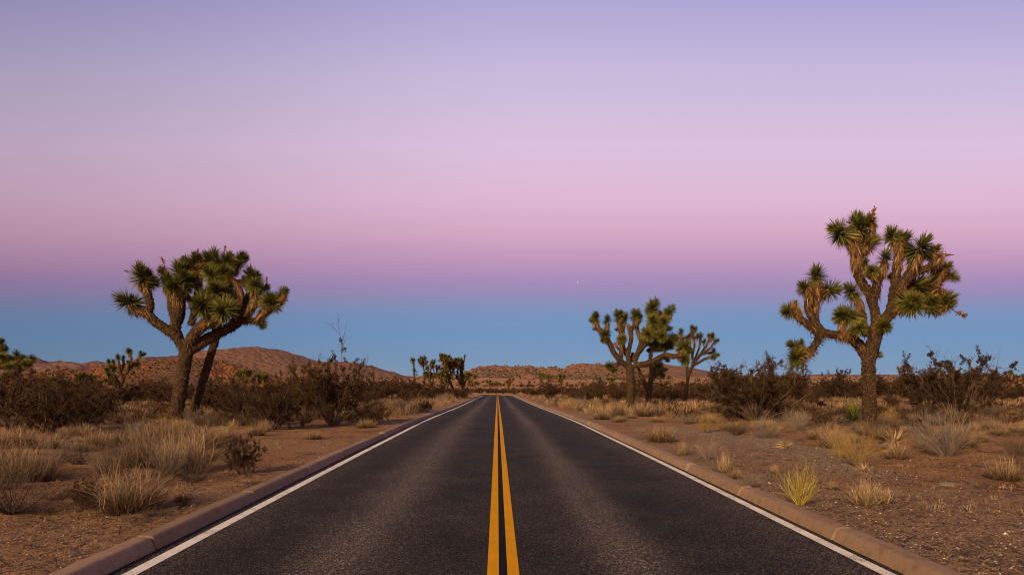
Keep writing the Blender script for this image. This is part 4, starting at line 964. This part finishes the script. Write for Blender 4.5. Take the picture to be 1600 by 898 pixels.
for i, (k, px, py, h, w, lab) in enumerate([('dark', 60, 740, 40, 110, 'dark twiggy shrub between the two grass clumps at the left edge'), ('dark', 120, 725, 44, 90, 'dark twiggy shrub on red sand right of the left-edge grass'),
    ('grey', 95, 722, 40, 70, 'grey spiky shrub in front of the left shrub mass'), ('dark', 235, 760, 40, 120, 'black tangle between the large tan clump and the tall pale one'), ('grey', 160, 740, 46, 60, 'grey dry stalks left of the bare dark sticks'),
    ('dark', 330, 720, 40, 90, 'dark tangle behind the small leafy bush by the kerb'), ('grass', 18, 700, 40, 80, 'pale tuft at the left edge under the shrub mass'), ('dark', 5, 765, 50, 110, 'dark shrub cut by the left edge in front of the grass'),
    ('grey', 262, 745, 70, 80, 'upright grey stalks inside the tousled straw grass'), ('dark', 175, 690, 34, 80, 'low dark shrub right of the left shrub mass'), ('grey', 215, 690, 44, 60, 'grey stalky shrub left of the thick trunk foot'),
    ('dark', 245, 806, 22, 70, 'dark twigs at the right foot of the large tan clump'), ('dark', 90, 780, 30, 90, 'sprawling dark twigs on sand left of the small brown shrub')]):
    PL(k, px, py, h, w, lab)
# left bushes
PL('creosotenear', 520, 664, 120, 135, 'biggest creosote bush left of the road, twigs rising against the sky')
PL('creosotenear', 482, 655, 96, 80, 'creosote bush just left of the biggest roadside one')
PL('creosotenear', 428, 671, 84, 110, 'round grey-stemmed creosote bush behind the left sand clearing')
PL('creosotenear', 378, 664, 78, 100, 'creosote bush right of the leaning trunk')
PL('creosote', 345, 650, 60, 80, 'creosote bush close behind the leaning trunk')
PL('dark', 400, 668, 40, 80, 'bare twiggy shrub between two creosote bushes left of the road')
PL('dark', 345, 668, 34, 70, 'bare dark shrub behind the dead yucca head')
PL('dark', 560, 662, 30, 60, 'low dry shrub at the right foot of the biggest creosote bush')
for i, (px, py, h, w, lab) in enumerate([(20, 672, 100, 120, 'dark creosote bush at the left edge under the cut-off joshua tree'), (75, 676, 92, 120, 'tall dark creosote bush left in the shrub mass'),
    (128, 676, 88, 110, 'creosote bush at the right end of the left shrub mass'), (100, 655, 70, 90, 'creosote bush in the middle of the left shrub mass, set back'), (55, 655, 70, 90, 'set back creosote bush near the left edge'),
    (160, 650, 50, 60, 'small creosote bush beside the forking joshua tree'), (5, 640, 60, 90, 'furthest creosote bush at the left edge')]):
    PL('creosotenear' if i < 3 else 'creosote', px, py, h, w, lab)
for i, (px, py, h, w, k, lab) in enumerate([(603, 650, 28, 52, 'gold', 'round orange-gold shrub left of the road'), (587, 664, 32, 50, 'creosote', 'small brown bush before the orange-gold shrub'), (560, 650, 26, 44, 'grass', 'tan clump between the big creosote and the orange-gold shrub'),
    (655, 640, 25, 36, 'grass', 'round tan grass ball by the left kerb'), (668, 643, 20, 22, 'creosote', 'small dark bush beside the round tan grass ball'), (632, 645, 30, 44, 'grey', 'grey shrub left of the round tan grass ball'),
    (700, 624, 14, 22, 'grass', 'small tan clump close to the left kerb far down the road'), (712, 621, 12, 20, 'gold', 'low golden clump where the left kerb ends'), (735, 616, 8, 16, 'dark', 'dark shrub at the bend of the left kerb'),
    (622, 652, 14, 24, 'gold', 'low yellowish plant on the verge before the grey shrub'), (688, 629, 18, 26, 'grey', 'greyish shrub at the foot of the distant joshua clump'), (571, 668, 16, 44, 'grass', 'short tan grass at the verge left of the small brown bush')]):
    PL(k, px, py, h, w, lab)
for px, Y, h, w, lab in ((640, 92, 2.6, 4.0, 'brown bush in front of the single-stemmed tree of the distant clump'), (668, 94, 2.4, 4.2, 'brown bush before the left half of the distant clump'), (692, 95, 2.2, 3.6, 'brown bush before the middle of the distant clump'),
    (712, 97, 2.0, 2.8, 'brown bush before the right half of the distant clump'), (726, 100, 1.7, 1.8, 'small brown bush at the road end of the distant clump')):
    q = at(px, Y); plant('creosote', q, h, w, lab); placed.append((q.x, q.y, w * .4))
# right foreground
PL('yellow', 1250, 788, 66, 66, 'bright yellow-green bush right behind the right kerb')
PL('straw', 1133, 737, 44, 24, 'upright straw-coloured tuft behind the right kerb')
PL('straw', 1067, 711, 34, 20, 'narrow straw tuft further along the right kerb')
PL('grey', 1106, 718, 42, 56, 'feathery grey tuft between the two straw tufts by the right kerb')
PL('straw', 1210, 738, 20, 18, 'tiny yellow tuft behind the bright yellow-green bush')
PL('grey', 1172, 760, 26, 50, 'sparse grey sprig beside the right kerb, left of the yellow-green bush')
PL('grass', 1150, 748, 22, 30, 'short grey-tan tuft at the back of the right kerb')
PL('gold', 1342, 728, 66, 84, 'large golden shrub in front of the tallest joshua tree')
PL('gold', 1312, 716, 52, 60, 'golden shrub leaning against the large golden one')
PL('grass', 1402, 716, 34, 56, 'golden-brown grass clump right of the large golden shrub')
PL('grey', 1478, 712, 78, 120, 'wide grey spiky shrub on a sand mound')
PL('grey', 1448, 705, 52, 80, 'dim grey shrub leaning on the wide grey spiky one')
PL('grass', 1570, 750, 46, 70, 'straw bush standing alone on red sand near the right edge')
PL('dark', 1596, 742, 60, 50, 'dark shrub cut by the right edge')
PL('dark', 1590, 712, 44, 60, 'twiggy brown shrub at the right edge behind the straw bush')
PL('straw', 1350, 788, 52, 60, 'thin dry stalks on the gravel below the large golden shrub')
PL('straw', 1372, 782, 30, 60, 'short pale stalks right of the thin dry stalks')
PL('straw', 1299, 762, 20, 16, 'little pale tuft between the yellow-green bush and the thin stalks')
PL('grass', 1035, 690, 34, 66, 'wide straw clump on the verge before the middle joshua trees')
PL('grey', 1000, 676, 12, 26, 'small grey plant on the verge left of the wide straw clump')
PL('grey', 1197, 684, 42, 66, 'pale grey spiky shrub below the big round creosote bush')
PL('grey', 1248, 674, 26, 44, 'pale grey shrub halfway to the tallest joshua tree')
PL('gold', 1103, 676, 36, 34, 'orange-gold stalky shrub beside the gravel track')
PL('gold', 1127, 672, 26, 22, 'small golden ball shrub beside the stalky one')
PL('dark', 1150, 680, 30, 60, 'low black-brown shrub at the left foot of the pale grey spiky shrub')
PL('grass', 1300, 700, 36, 60, 'tan clump at the left of the golden shrubs')
PL('grass', 1280, 686, 24, 50, 'tan clump left of the tallest joshua trunk')
PL('dark', 1395, 672, 28, 56, 'dark low shrub right of the tallest joshua trunk')
PL('grass', 1510, 700, 40, 50, 'tan clump right of the wide grey spiky shrub')
PL('grass', 1530, 690, 24, 36, 'small tan clump on the flat, second right of the grey spiky shrub')
PL('grass', 1540, 668, 24, 44, 'tan clump on the flat under the right-hand creosote')
PL('green', 912, 628, 21, 30, 'round olive-green bush by the road before the brown scrub')
PL('grass', 1008, 650, 28, 50, 'straw clump at the foot of the broad middle joshua tree')
PL('grass', 965, 650, 30, 40, 'straw clump just left of the broad middle joshua trunk')
PL('grass', 940, 655, 22, 40, 'straw clump on the verge left of the broad middle joshua tree')
PL('gold', 1047, 655, 18, 20, 'little golden tuft between the middle joshua trunks')
PL('grey', 1072, 662, 22, 50, 'grey spiky clump behind the wide straw clump')
PL('grey', 1400, 775, 8, 20, 'tiny grey plant on the gravel right of the pale stalks')
# right bushes
PL('creosotenear', 1180, 656, 106, 160, 'big round creosote bush against the sky between the slim and the tallest joshua trees')
PL('creosotenear', 1225, 640, 82, 90, 'creosote bush at the right of the big round one')
PL('creosote', 1130, 632, 62, 70, 'creosote bush at the left of the big round one')
PL('creosotenear', 1492, 652, 108, 130, 'tall creosote bush with thin twigs against the sky near the right edge')
PL('creosote', 1445, 642, 66, 80, 'creosote bush at the left of the tall one near the right edge')
PL('creosote', 1530, 640, 62, 80, 'creosote bush at the right of the tall one near the right edge')
PL('dark', 1440, 660, 34, 80, 'dark low scrub left below the tall right-hand creosote')
PL('dark', 1545, 655, 30, 60, 'dark low scrub right below the tall right-hand creosote')

# scattered plants of the flats
rs = random.Random(5)
def free(x, y, gap=.2):
    for (a, b, c) in placed:
        if (x - a) ** 2 + (y - b) ** 2 < (c * .6 + gap) ** 2: return False
    return True
def in_view(x, y): px = VX + F * x / y; return -70 < px < 1670
def scatter(kind, n, y0, y1, h, w, label, group, dmin, keep=lambda x, y: True, sx=(-1, 1), gap=.2, pw=1.0):
    c = 0; tries = 0
    while c < n and tries < n * 60:
        tries += 1; y = 1 / (rs.uniform(1 / y1 ** pw, 1 / y0 ** pw)) ** (1 / pw)
        px = rs.uniform(-60, 777) if (sx == -1 or (sx != 1 and rs.random() < .5)) else rs.uniform(777, 1660)
        x = (px - VX) / F * y; d = x - float(xc(y))
        if abs(d) < dmin(y, rs.random()) or not keep(x, y) or not free(x, y, gap): continue
        s = rs.uniform(.5, 1.0) + .9 * rs.random() ** 3; p = Vector((x, y, float(ground_z(x, y, False))))
        SC.append((plant(kind, p, h * s * rs.uniform(.85, 1.2), w * s * rs.uniform(.85, 1.25), label, group), x, y, h * s * F / y, kind)); c += 1
        if y < 60: placed.append((x, y, w * .3))
dm = lambda y, u: 3.9 + (2.4 if y < 25 else .7) + u * 1.5
hole = lambda x, y: not (x < 0 and y < 17 and x > -9) and not (x > 0 and y < 16) and path_mask(np.array([x]), np.array([y]))[0] > 1.2
patch = lambda x, y: hole(x, y) and float(vnoise(np.array(x * .12 + 5), np.array(y * .09))) > -.12
scatter('creosote', 115, 60, 190, 2.0, 2.9, 'dark brown creosote bush in the brush belt left of the road', 'creosote bushes in the left brush belt', lambda y, u: 5.6 + u * 2, sx=-1, pw=.8)
scatter('creosote', 125, 62, 190, 2.1, 3.2, 'dark brown creosote bush in the brush belt right of the road', 'creosote bushes in the right brush belt', lambda y, u: 6.2 + u * 2, sx=1, pw=.5)
scatter('creosote', 14, 30, 60, 1.5, 2.0, 'scattered brown creosote bush on the left flat', 'scattered creosote bushes left', lambda y, u: 8 + u * 3, keep=lambda x, y: hole(x, y) and VX + F * x / y > 320, sx=-1)
scatter('creosote', 10, 40, 70, 1.3, 1.8, 'scattered brown creosote bush on the right flat', 'scattered creosote bushes right', lambda y, u: 12 + u * 3, keep=hole, sx=1)
scatter('grass', 165, 17, 66, .34, .62, 'small tan bunchgrass clump on the right flat among many alike', 'tan bunchgrass clumps on the right flat', dm, keep=hole, sx=1, pw=.55)
scatter('grass', 90, 15, 60, .36, .66, 'small tan bunchgrass clump on the left flat among many alike', 'tan bunchgrass clumps on the left flat', dm, keep=hole, sx=-1, pw=.55)
scatter('dark', 110, 18, 75, .32, .95, 'low dark twiggy shrub on the right flat among many alike', 'low dark shrubs on the right flat', dm, keep=hole, sx=1, pw=.55)
scatter('dark', 60, 15, 75, .36, 1.0, 'low dark twiggy shrub on the left flat among many alike', 'low dark shrubs on the left flat', dm, keep=hole, sx=-1, pw=.55)
scatter('grey', 60, 17, 60, .42, .75, 'low pale grey shrub on the flats among many alike', 'low pale grey shrubs', dm, keep=hole, pw=.55)
scatter('gold', 26, 18, 75, .42, .6, 'small golden-brown shrub on the flats among many alike', 'small golden-brown shrubs', dm, keep=hole, pw=.55)
scatter('creosote', 22, 17, 45, .5, .8, 'knee-high brown leafy shrub on the flats among many alike', 'knee-high brown leafy shrubs', dm, keep=hole, pw=.55)

rim = lambda a: (lambda x, y: abs(x - float(xc(y))) < a)
scatter('grey', 22, 38, 130, .5, .9, 'greyish shrub hugging the kerb far down the road', 'shrubs hugging the kerb far down the road', lambda y, u: 4.6 + u, keep=rim(8), pw=.6)
scatter('gold', 22, 38, 130, .5, .9, 'golden shrub hugging the kerb far down the road', 'golden shrubs hugging the kerb far down the road', lambda y, u: 4.6 + u, keep=rim(8), pw=.6)
scatter('dark', 30, 38, 130, .5, 1.0, 'dark shrub hugging the kerb far down the road', 'dark shrubs hugging the kerb far down the road', lambda y, u: 4.6 + u, keep=rim(9), pw=.6)
# mass of farther scrub and grass, beyond counting
def mass(name, label, n, y0, y1, hmin, hmax, mat, blades, dmin, seed, wide=.8, tlo=0, thi=1, cond=None, leafw=.12):
    r = rng(seed); m = n * 3
    y = 1 / (r.uniform(1 / y1 ** .5, 1 / y0 ** .5, m)) ** 2; px = r.uniform(-350, 1950, m); x = (px - VX) / F * y
    ok = np.abs(x - xc(y)) / np.sqrt(1 + xslope(y) ** 2) > dmin
    if cond is not None: ok &= cond(x, y)
    x = x[ok][:n]; y = y[ok][:n]; n = len(x); z = ground_z(x, y, False)
    H = hmin + (hmax - hmin) * r.rand(n); b = blades
    az = r.rand(n, b) * 6.283; rad = H[:, None] * wide * np.sqrt(r.rand(n, b)); h = H[:, None] * (.35 + .65 * r.rand(n, b)) * (1.1 - .5 * (rad / (H[:, None] * wide)) ** 2)
    p = np.stack([x[:, None] + np.cos(az) * rad, y[:, None] + np.sin(az) * rad, z[:, None] + h], -1)
    base = np.stack([x[:, None] + np.cos(az) * rad * .25, y[:, None] + np.sin(az) * rad * .25, np.repeat(z[:, None], b, 1) - .05], -1)
    midp = (p * .6 + base * .4) + r.randn(n, b, 3) * .05 * H[:, None, None]
    c = np.stack([base, midp, p], 2).reshape(-1, 3, 3)
    sa = r.rand(n * b) * 6.283; sd = np.stack([np.cos(sa), np.sin(sa), r.randn(n * b) * .4], -1)
    a = Acc(); w = (np.repeat(H, b) * leafw)[:, None] * np.array([[.12, .5, .35]])
    tint = np.clip(np.repeat(r.rand(n), b) * .5 + r.rand(n * b) * .5, 0, 1) * (thi - tlo) + tlo
    a.ribbons(c, w, sd, tint); o = link(name, a.mesh(name, mat)); tag(o, label, None, kind='stuff')
mass('brush', 'far brown brush covering the plain', 5200, 150, 900, .9, 1.9, K['creo'], 26, 8, 401, .85, cond=lambda x, y: fbm(x * .012, y * .012, 3, 6) > -.22)
mass('scrub', 'short dark scrub between the bushes', 2300, 26, 160, .2, .5, K['creo'], 34, 7.5, 404, 1.1, leafw=.08)
mass('dry_grass', 'pale dry grass beyond counting on the plain', 2600, 38, 420, .3, .6, K['grass'], 30, 4.5, 402, .7, tlo=.15, thi=.9, leafw=.045, cond=lambda x, y: fbm(x * .09, y * .09, 3, 12) > -.2)
mass('grass', 'short dry grass sprouts on the sandy flats', 1300, 8, 45, .03, .11, K['grass'], 8, 4.2, 403, .9, tlo=.1, thi=.9, leafw=.04, cond=lambda x, y: fbm(x * .4, y * .4, 3, 2) > -.15)
mass('dry_grass', 'pale dry grass thick along the kerbs far down the road', 900, 34, 150, .3, .7, K['grass'], 34, 4.4, 405, .8, tlo=.1, thi=.9, leafw=.05, cond=lambda x, y: (np.abs(x - xc(y)) < 10) & (fbm(x * .3, y * .2, 2, 3) > -.2))
# bushes on the hills
def hill_scrub(X, Y, Z, rk, n, s0, s1, seed, label):
    r = rng(seed); k = r.randint(0, X.size, n * 2); x = X.ravel()[k]; y = Y.ravel()[k]; z = Z.ravel()[k]; g = ground_z(x, y, False)
    ok = (z > g + .2) & (rk.ravel()[k] < .9 + .3 * r.rand(len(k))); x, y, z = x[ok][:n], y[ok][:n], z[ok][:n]; n = len(x)
    H = s0 + (s1 - s0) * r.rand(n); b = 16; d = unit(r.randn(n, b, 3)); d[..., 2] = np.abs(d[..., 2])
    c0 = np.stack([x, y, z - .1], -1)[:, None] + d * (H[:, None, None] * .1); p = c0 + d * H[:, None, None]
    c = np.stack([c0, (c0 + p) / 2, p], 2).reshape(-1, 3, 3); a = Acc()
    a.ribbons(c, np.repeat(H, b)[:, None] * np.array([[.1, .22, .06]]), unit(r.randn(n * b, 3)), r.rand(n * b) * .9)
    tag(link('hill_scrub', a.mesh('hill_scrub', K['creogreen'])), label, None, kind='stuff')
hill_scrub(*HL[0], 2600, .3, .9, 501, 'scrub dotted over the rocky hill')
hill_scrub(*HL[1], 1800, .6, 1.6, 502, 'scrub dotted over the long rocky ridge')

# the scattered plants that show large get a label of their own, told by the nearest landmark
LM = [(1358, 670, 'the tallest joshua trunk'), (1250, 788, 'the yellow-green bush'), (1342, 728, 'the large golden shrub'), (1478, 712, 'the wide grey spiky shrub'), (1570, 750, 'the lone straw bush near the right edge'),
      (1492, 652, 'the tall right-hand creosote'), (1180, 656, 'the big round creosote bush'), (985, 638, 'the broad middle joshua trunk'), (1072, 630, 'the slim middle joshua trunk'), (1248, 674, 'the pale shrub before the big creosote'),
      (1035, 690, 'the wide straw clump on the right verge'), (270, 660, 'the thick left joshua trunk'), (205, 797, 'the large tan clump near the left kerb'), (520, 664, 'the biggest left creosote'), (428, 671, 'the grey-stemmed left creosote'),
      (181, 627, 'the small forking left joshua tree'), (100, 676, 'the left shrub mass'), (603, 650, 'the orange-gold shrub left of the road'), (655, 640, 'the round tan grass ball'), (912, 628, 'the round olive-green bush')]
KN = {'grass': 'tan grass clump', 'dark': 'dark twiggy shrub', 'grey': 'pale grey shrub', 'gold': 'golden-brown shrub', 'creosote': 'brown creosote bush'}
by = {}
for (o, x, y, hp, kd) in SC:
    if hp < 8: continue
    px = VX + F * x / y; py = VY + (CAM_H - o.location.z) * F / y
    if not 0 < px < 1600: continue
    dd, dx, dy, nm = min(((math.hypot(px - a, (py - b) * 2.5), px - a, (py - b) * 2.5, c) for a, b, c in LM), key=lambda q: q[0])
    rel = ('right of' if dx > 0 else 'left of') if abs(dx) > abs(dy) else ('in front of' if dy > 0 else 'behind')
    by.setdefault((kd, rel, nm), []).append((dd, o))
ORD = ['nearest', 'second', 'third', 'fourth', 'fifth', 'sixth']
for (kd, rel, nm), v_ in by.items():
    v_.sort(key=lambda q: q[0])
    for q, (dd, o) in enumerate(v_[:6]):
        o['label'] = (('only ' if len(v_) == 1 else ORD[q] + ' ') + 'small ' + KN[kd] + ' ' + rel + ' ' + nm).replace('only small', 'lone small')

# young and dead yuccas
def rosette_thing(name, label, px, py, hpx, mesh, cat, tiltx=0., tilty=0., sz=1.0, lift=.3):
    p = P(px, py); k = p.y / F; o = link(name, mesh, loc=(p.x, p.y, p.z + hpx * k * lift)); o.scale = [hpx * k * sz] * 3; o.rotation_euler = (tiltx, tilty, rs.uniform(0, 6)); tag(o, label, cat); placed.append((p.x, p.y, .3))
    return o
rosette_thing('young_joshua_plant', 'short deep-green spiky young yucca against the foot of the tallest trunk', 1335, 663, 26, ROS[1], 'yucca', sz=.95, lift=.45)
rosette_thing('fallen_leaf_head', 'pale dead yucca head fanned open beside the tallest joshua trunk', 1397, 706, 34, ROSD[0], 'dead leaves', .6, .3, 1.0, .45)
rosette_thing('fallen_leaf_head', 'golden dead yucca head lying before the leaning trunk', 362, 670, 16, ROSD[1], 'dead leaves', .9, .2, 1.0)
rosette_thing('fallen_leaf_head', 'small straw-coloured dead yucca head at the edge of the gravel track', 1229, 700, 14, ROSD[0], 'dead leaves', 1.2, .1, 1.0)
rosette_thing('fallen_leaf_head', 'rusty dead yucca head under the large golden shrub', 1350, 738, 15, ROSD[1], 'dead leaves', 1.0, .5, 1.0)

# stones
def stone_mesh(seed, flat=.5):
    r = rng(seed); import bmesh
    bm = bmesh.new(); bmesh.ops.create_icosphere(bm, subdivisions=3, radius=1)
    for v in bm.verts:
        q = v.co; n = 1 + .35 * float(vnoise(np.array(q.x * 1.7 + seed), np.array(q.y * 1.7 + q.z * 2))) + .15 * float(vnoise(np.array(q.x * 5 + seed), np.array(q.z * 5 + q.y * 3)))
        v.co = Vector((q.x * n, q.y * n * .8, q.z * n * flat))
    me = bpy.data.meshes.new('stone'); bm.to_mesh(me); bm.free(); me.materials.append(K['stone']); return me
for (px, py, w, lab) in [(1481, 758, 13, 'flat grey stone half buried in the sand right of the dry stalks'), (1262, 793, 2.6, 'small pale stone at the foot of the yellow-green bush'), (60, 741 + 105, 3, 'small stone on the bare sand near the left kerb')]:
    p = P(px, py); k = p.y / F; o = link('stone', stone_mesh(int(px), .4), loc=(p.x, p.y, p.z)); o.scale = [w * k] * 3; tag(o, lab, 'stone')

# pebbles and straw litter on the verges
def pebbles(n, seed):
    r = rng(seed); y = 1 / r.uniform(1 / 24, 1 / 4.2, n * 2); d = np.where(r.rand(n * 2) < .72, 3.8 + np.abs(r.randn(n * 2)) * 3.2, -3.68 - np.abs(r.randn(n * 2)) * 2.4)
    ok = (y < 24); y = y[ok][:n]; d = d[ok][:n]
    # the gravel track
    m = n // 3; k = r.randint(0, len(PATH) - 1, m); t = r.rand(m); A = np.array([[p.x, p.y] for p in PATH])
    pp = A[k] * (1 - t)[:, None] + A[k + 1] * t[:, None] + r.randn(m, 2) * .42
    x = np.concatenate([d, pp[:, 0]]); y = np.concatenate([y, pp[:, 1]]); n = len(x)
    ok = (x > KR1 + .03) | (x < KL1 - .03); x = x[ok]; y = y[ok]; n = len(x)
    z = ground_z(x, y); s = (.003 + .011 * r.rand(n) ** 3) * (1 + .9 * (r.rand(n) < .04))
    oc = np.array([[1, 0, 0], [0, 1, 0], [-1, 0, 0], [0, -1, 0], [0, 0, .7], [0, 0, -.5]], float)
    V = np.stack([x, y, z + s * .2], -1)[:, None] + oc[None] * s[:, None, None] * (.7 + .6 * r.rand(n, 6, 1))
    Tt = np.array([[0, 1, 4], [1, 2, 4], [2, 3, 4], [3, 0, 4], [1, 0, 5], [2, 1, 5], [3, 2, 5], [0, 3, 5]]); T = (np.arange(n)[:, None, None] * 6 + Tt[None]).reshape(-1, 3)
    m_, nn, l, b = M('pebble'); l.new(rampn(nn, l, attr(nn, 'tint'), [(0, (.06, .045, .04)), (.4, (.20, .13, .10)), (.8, (.36, .26, .18)), (.95, (.50, .42, .33)), (1, (.62, .55, .46))]), b.inputs['Base Color'])
    o = link('gravel', quads_mesh('gravel', V, None, [m_], np.repeat(r.rand(n), 6), tris=T)); tag(o, 'loose pebbles strewn on the verges', None, kind='stuff')
pebbles(17000, 601)
def litter(n, seed, mat='grass', name='plant_litter', label='straw and twig litter on the sand', big=1.0, spread=.8):
    r = rng(seed); y = 1 / r.uniform(1 / 30, 1 / 4.2, n); d = np.where(r.rand(n) < .6, 3.8 + np.abs(r.randn(n)) * 4.5, -3.66 - np.abs(r.randn(n)) * 4); x = d
    # under plants
    pl = [q for q in placed if q[1] < 30]; m = n
    k = r.randint(0, len(pl), m); pa = np.array(pl)[k]
    x = np.concatenate([x, pa[:, 0] + r.randn(m) * pa[:, 2] * spread]); y = np.concatenate([y, pa[:, 1] + r.randn(m) * pa[:, 2] * spread])
    ok = ((x > KR1 + .05) | (x < KL1 - .05)) & (y > 3); x = x[ok]; y = y[ok]; n = len(x)
    z = ground_z(x, y) + .006; an = r.rand(n) * 6.283; L = (.02 + .10 * r.rand(n) ** 2) * big
    dr = np.stack([np.cos(an), np.sin(an), r.randn(n) * .12], -1); c = np.stack([x, y, z], -1)[:, None] + dr[:, None] * L[:, None, None] * np.array([-.5, 0, .5])[None, :, None]
    c[:, 1, 2] += .004
    a = Acc(); a.ribbons(c, np.full((n, 3), .0022) * big * (1 + r.rand(n, 1)), np.stack([-np.sin(an), np.cos(an), 0 * an], -1), r.rand(n))
    tag(link(name, a.mesh(name, K[mat])), label, None, kind='stuff')
litter(9000, 602)
litter(8000, 604, 'strawy', 'straw_litter', 'pale straw bits strewn on the gravel and sand', 1.0, 1.4)
litter(15000, 603, 'twig', 'twig_litter_shade', 'dead twigs under and around the plants, coloured dark to double as contact shadow', 1.7, 1.1)  # twig litter whose dark colour also paints contact shadow beneath the plants
# planet above the ridge
m_, nn, l, b = M('planet_light'); b.inputs['Emission Color'].default_value = (1, .86, 1, 1); b.inputs['Emission Strength'].default_value = .8
import bmesh
bm = bmesh.new(); bmesh.ops.create_icosphere(bm, subdivisions=2, radius=5.0); me = bpy.data.meshes.new('planet'); bm.to_mesh(me); bm.free(); me.materials.append(m_)
Yp = 9000.; o = link('planet', me, loc=((902.5 - VX) / F * Yp, Yp, CAM_H + (VY - 441) / F * Yp)); tag(o, 'tiny white point of light low in the pink sky', 'planet')
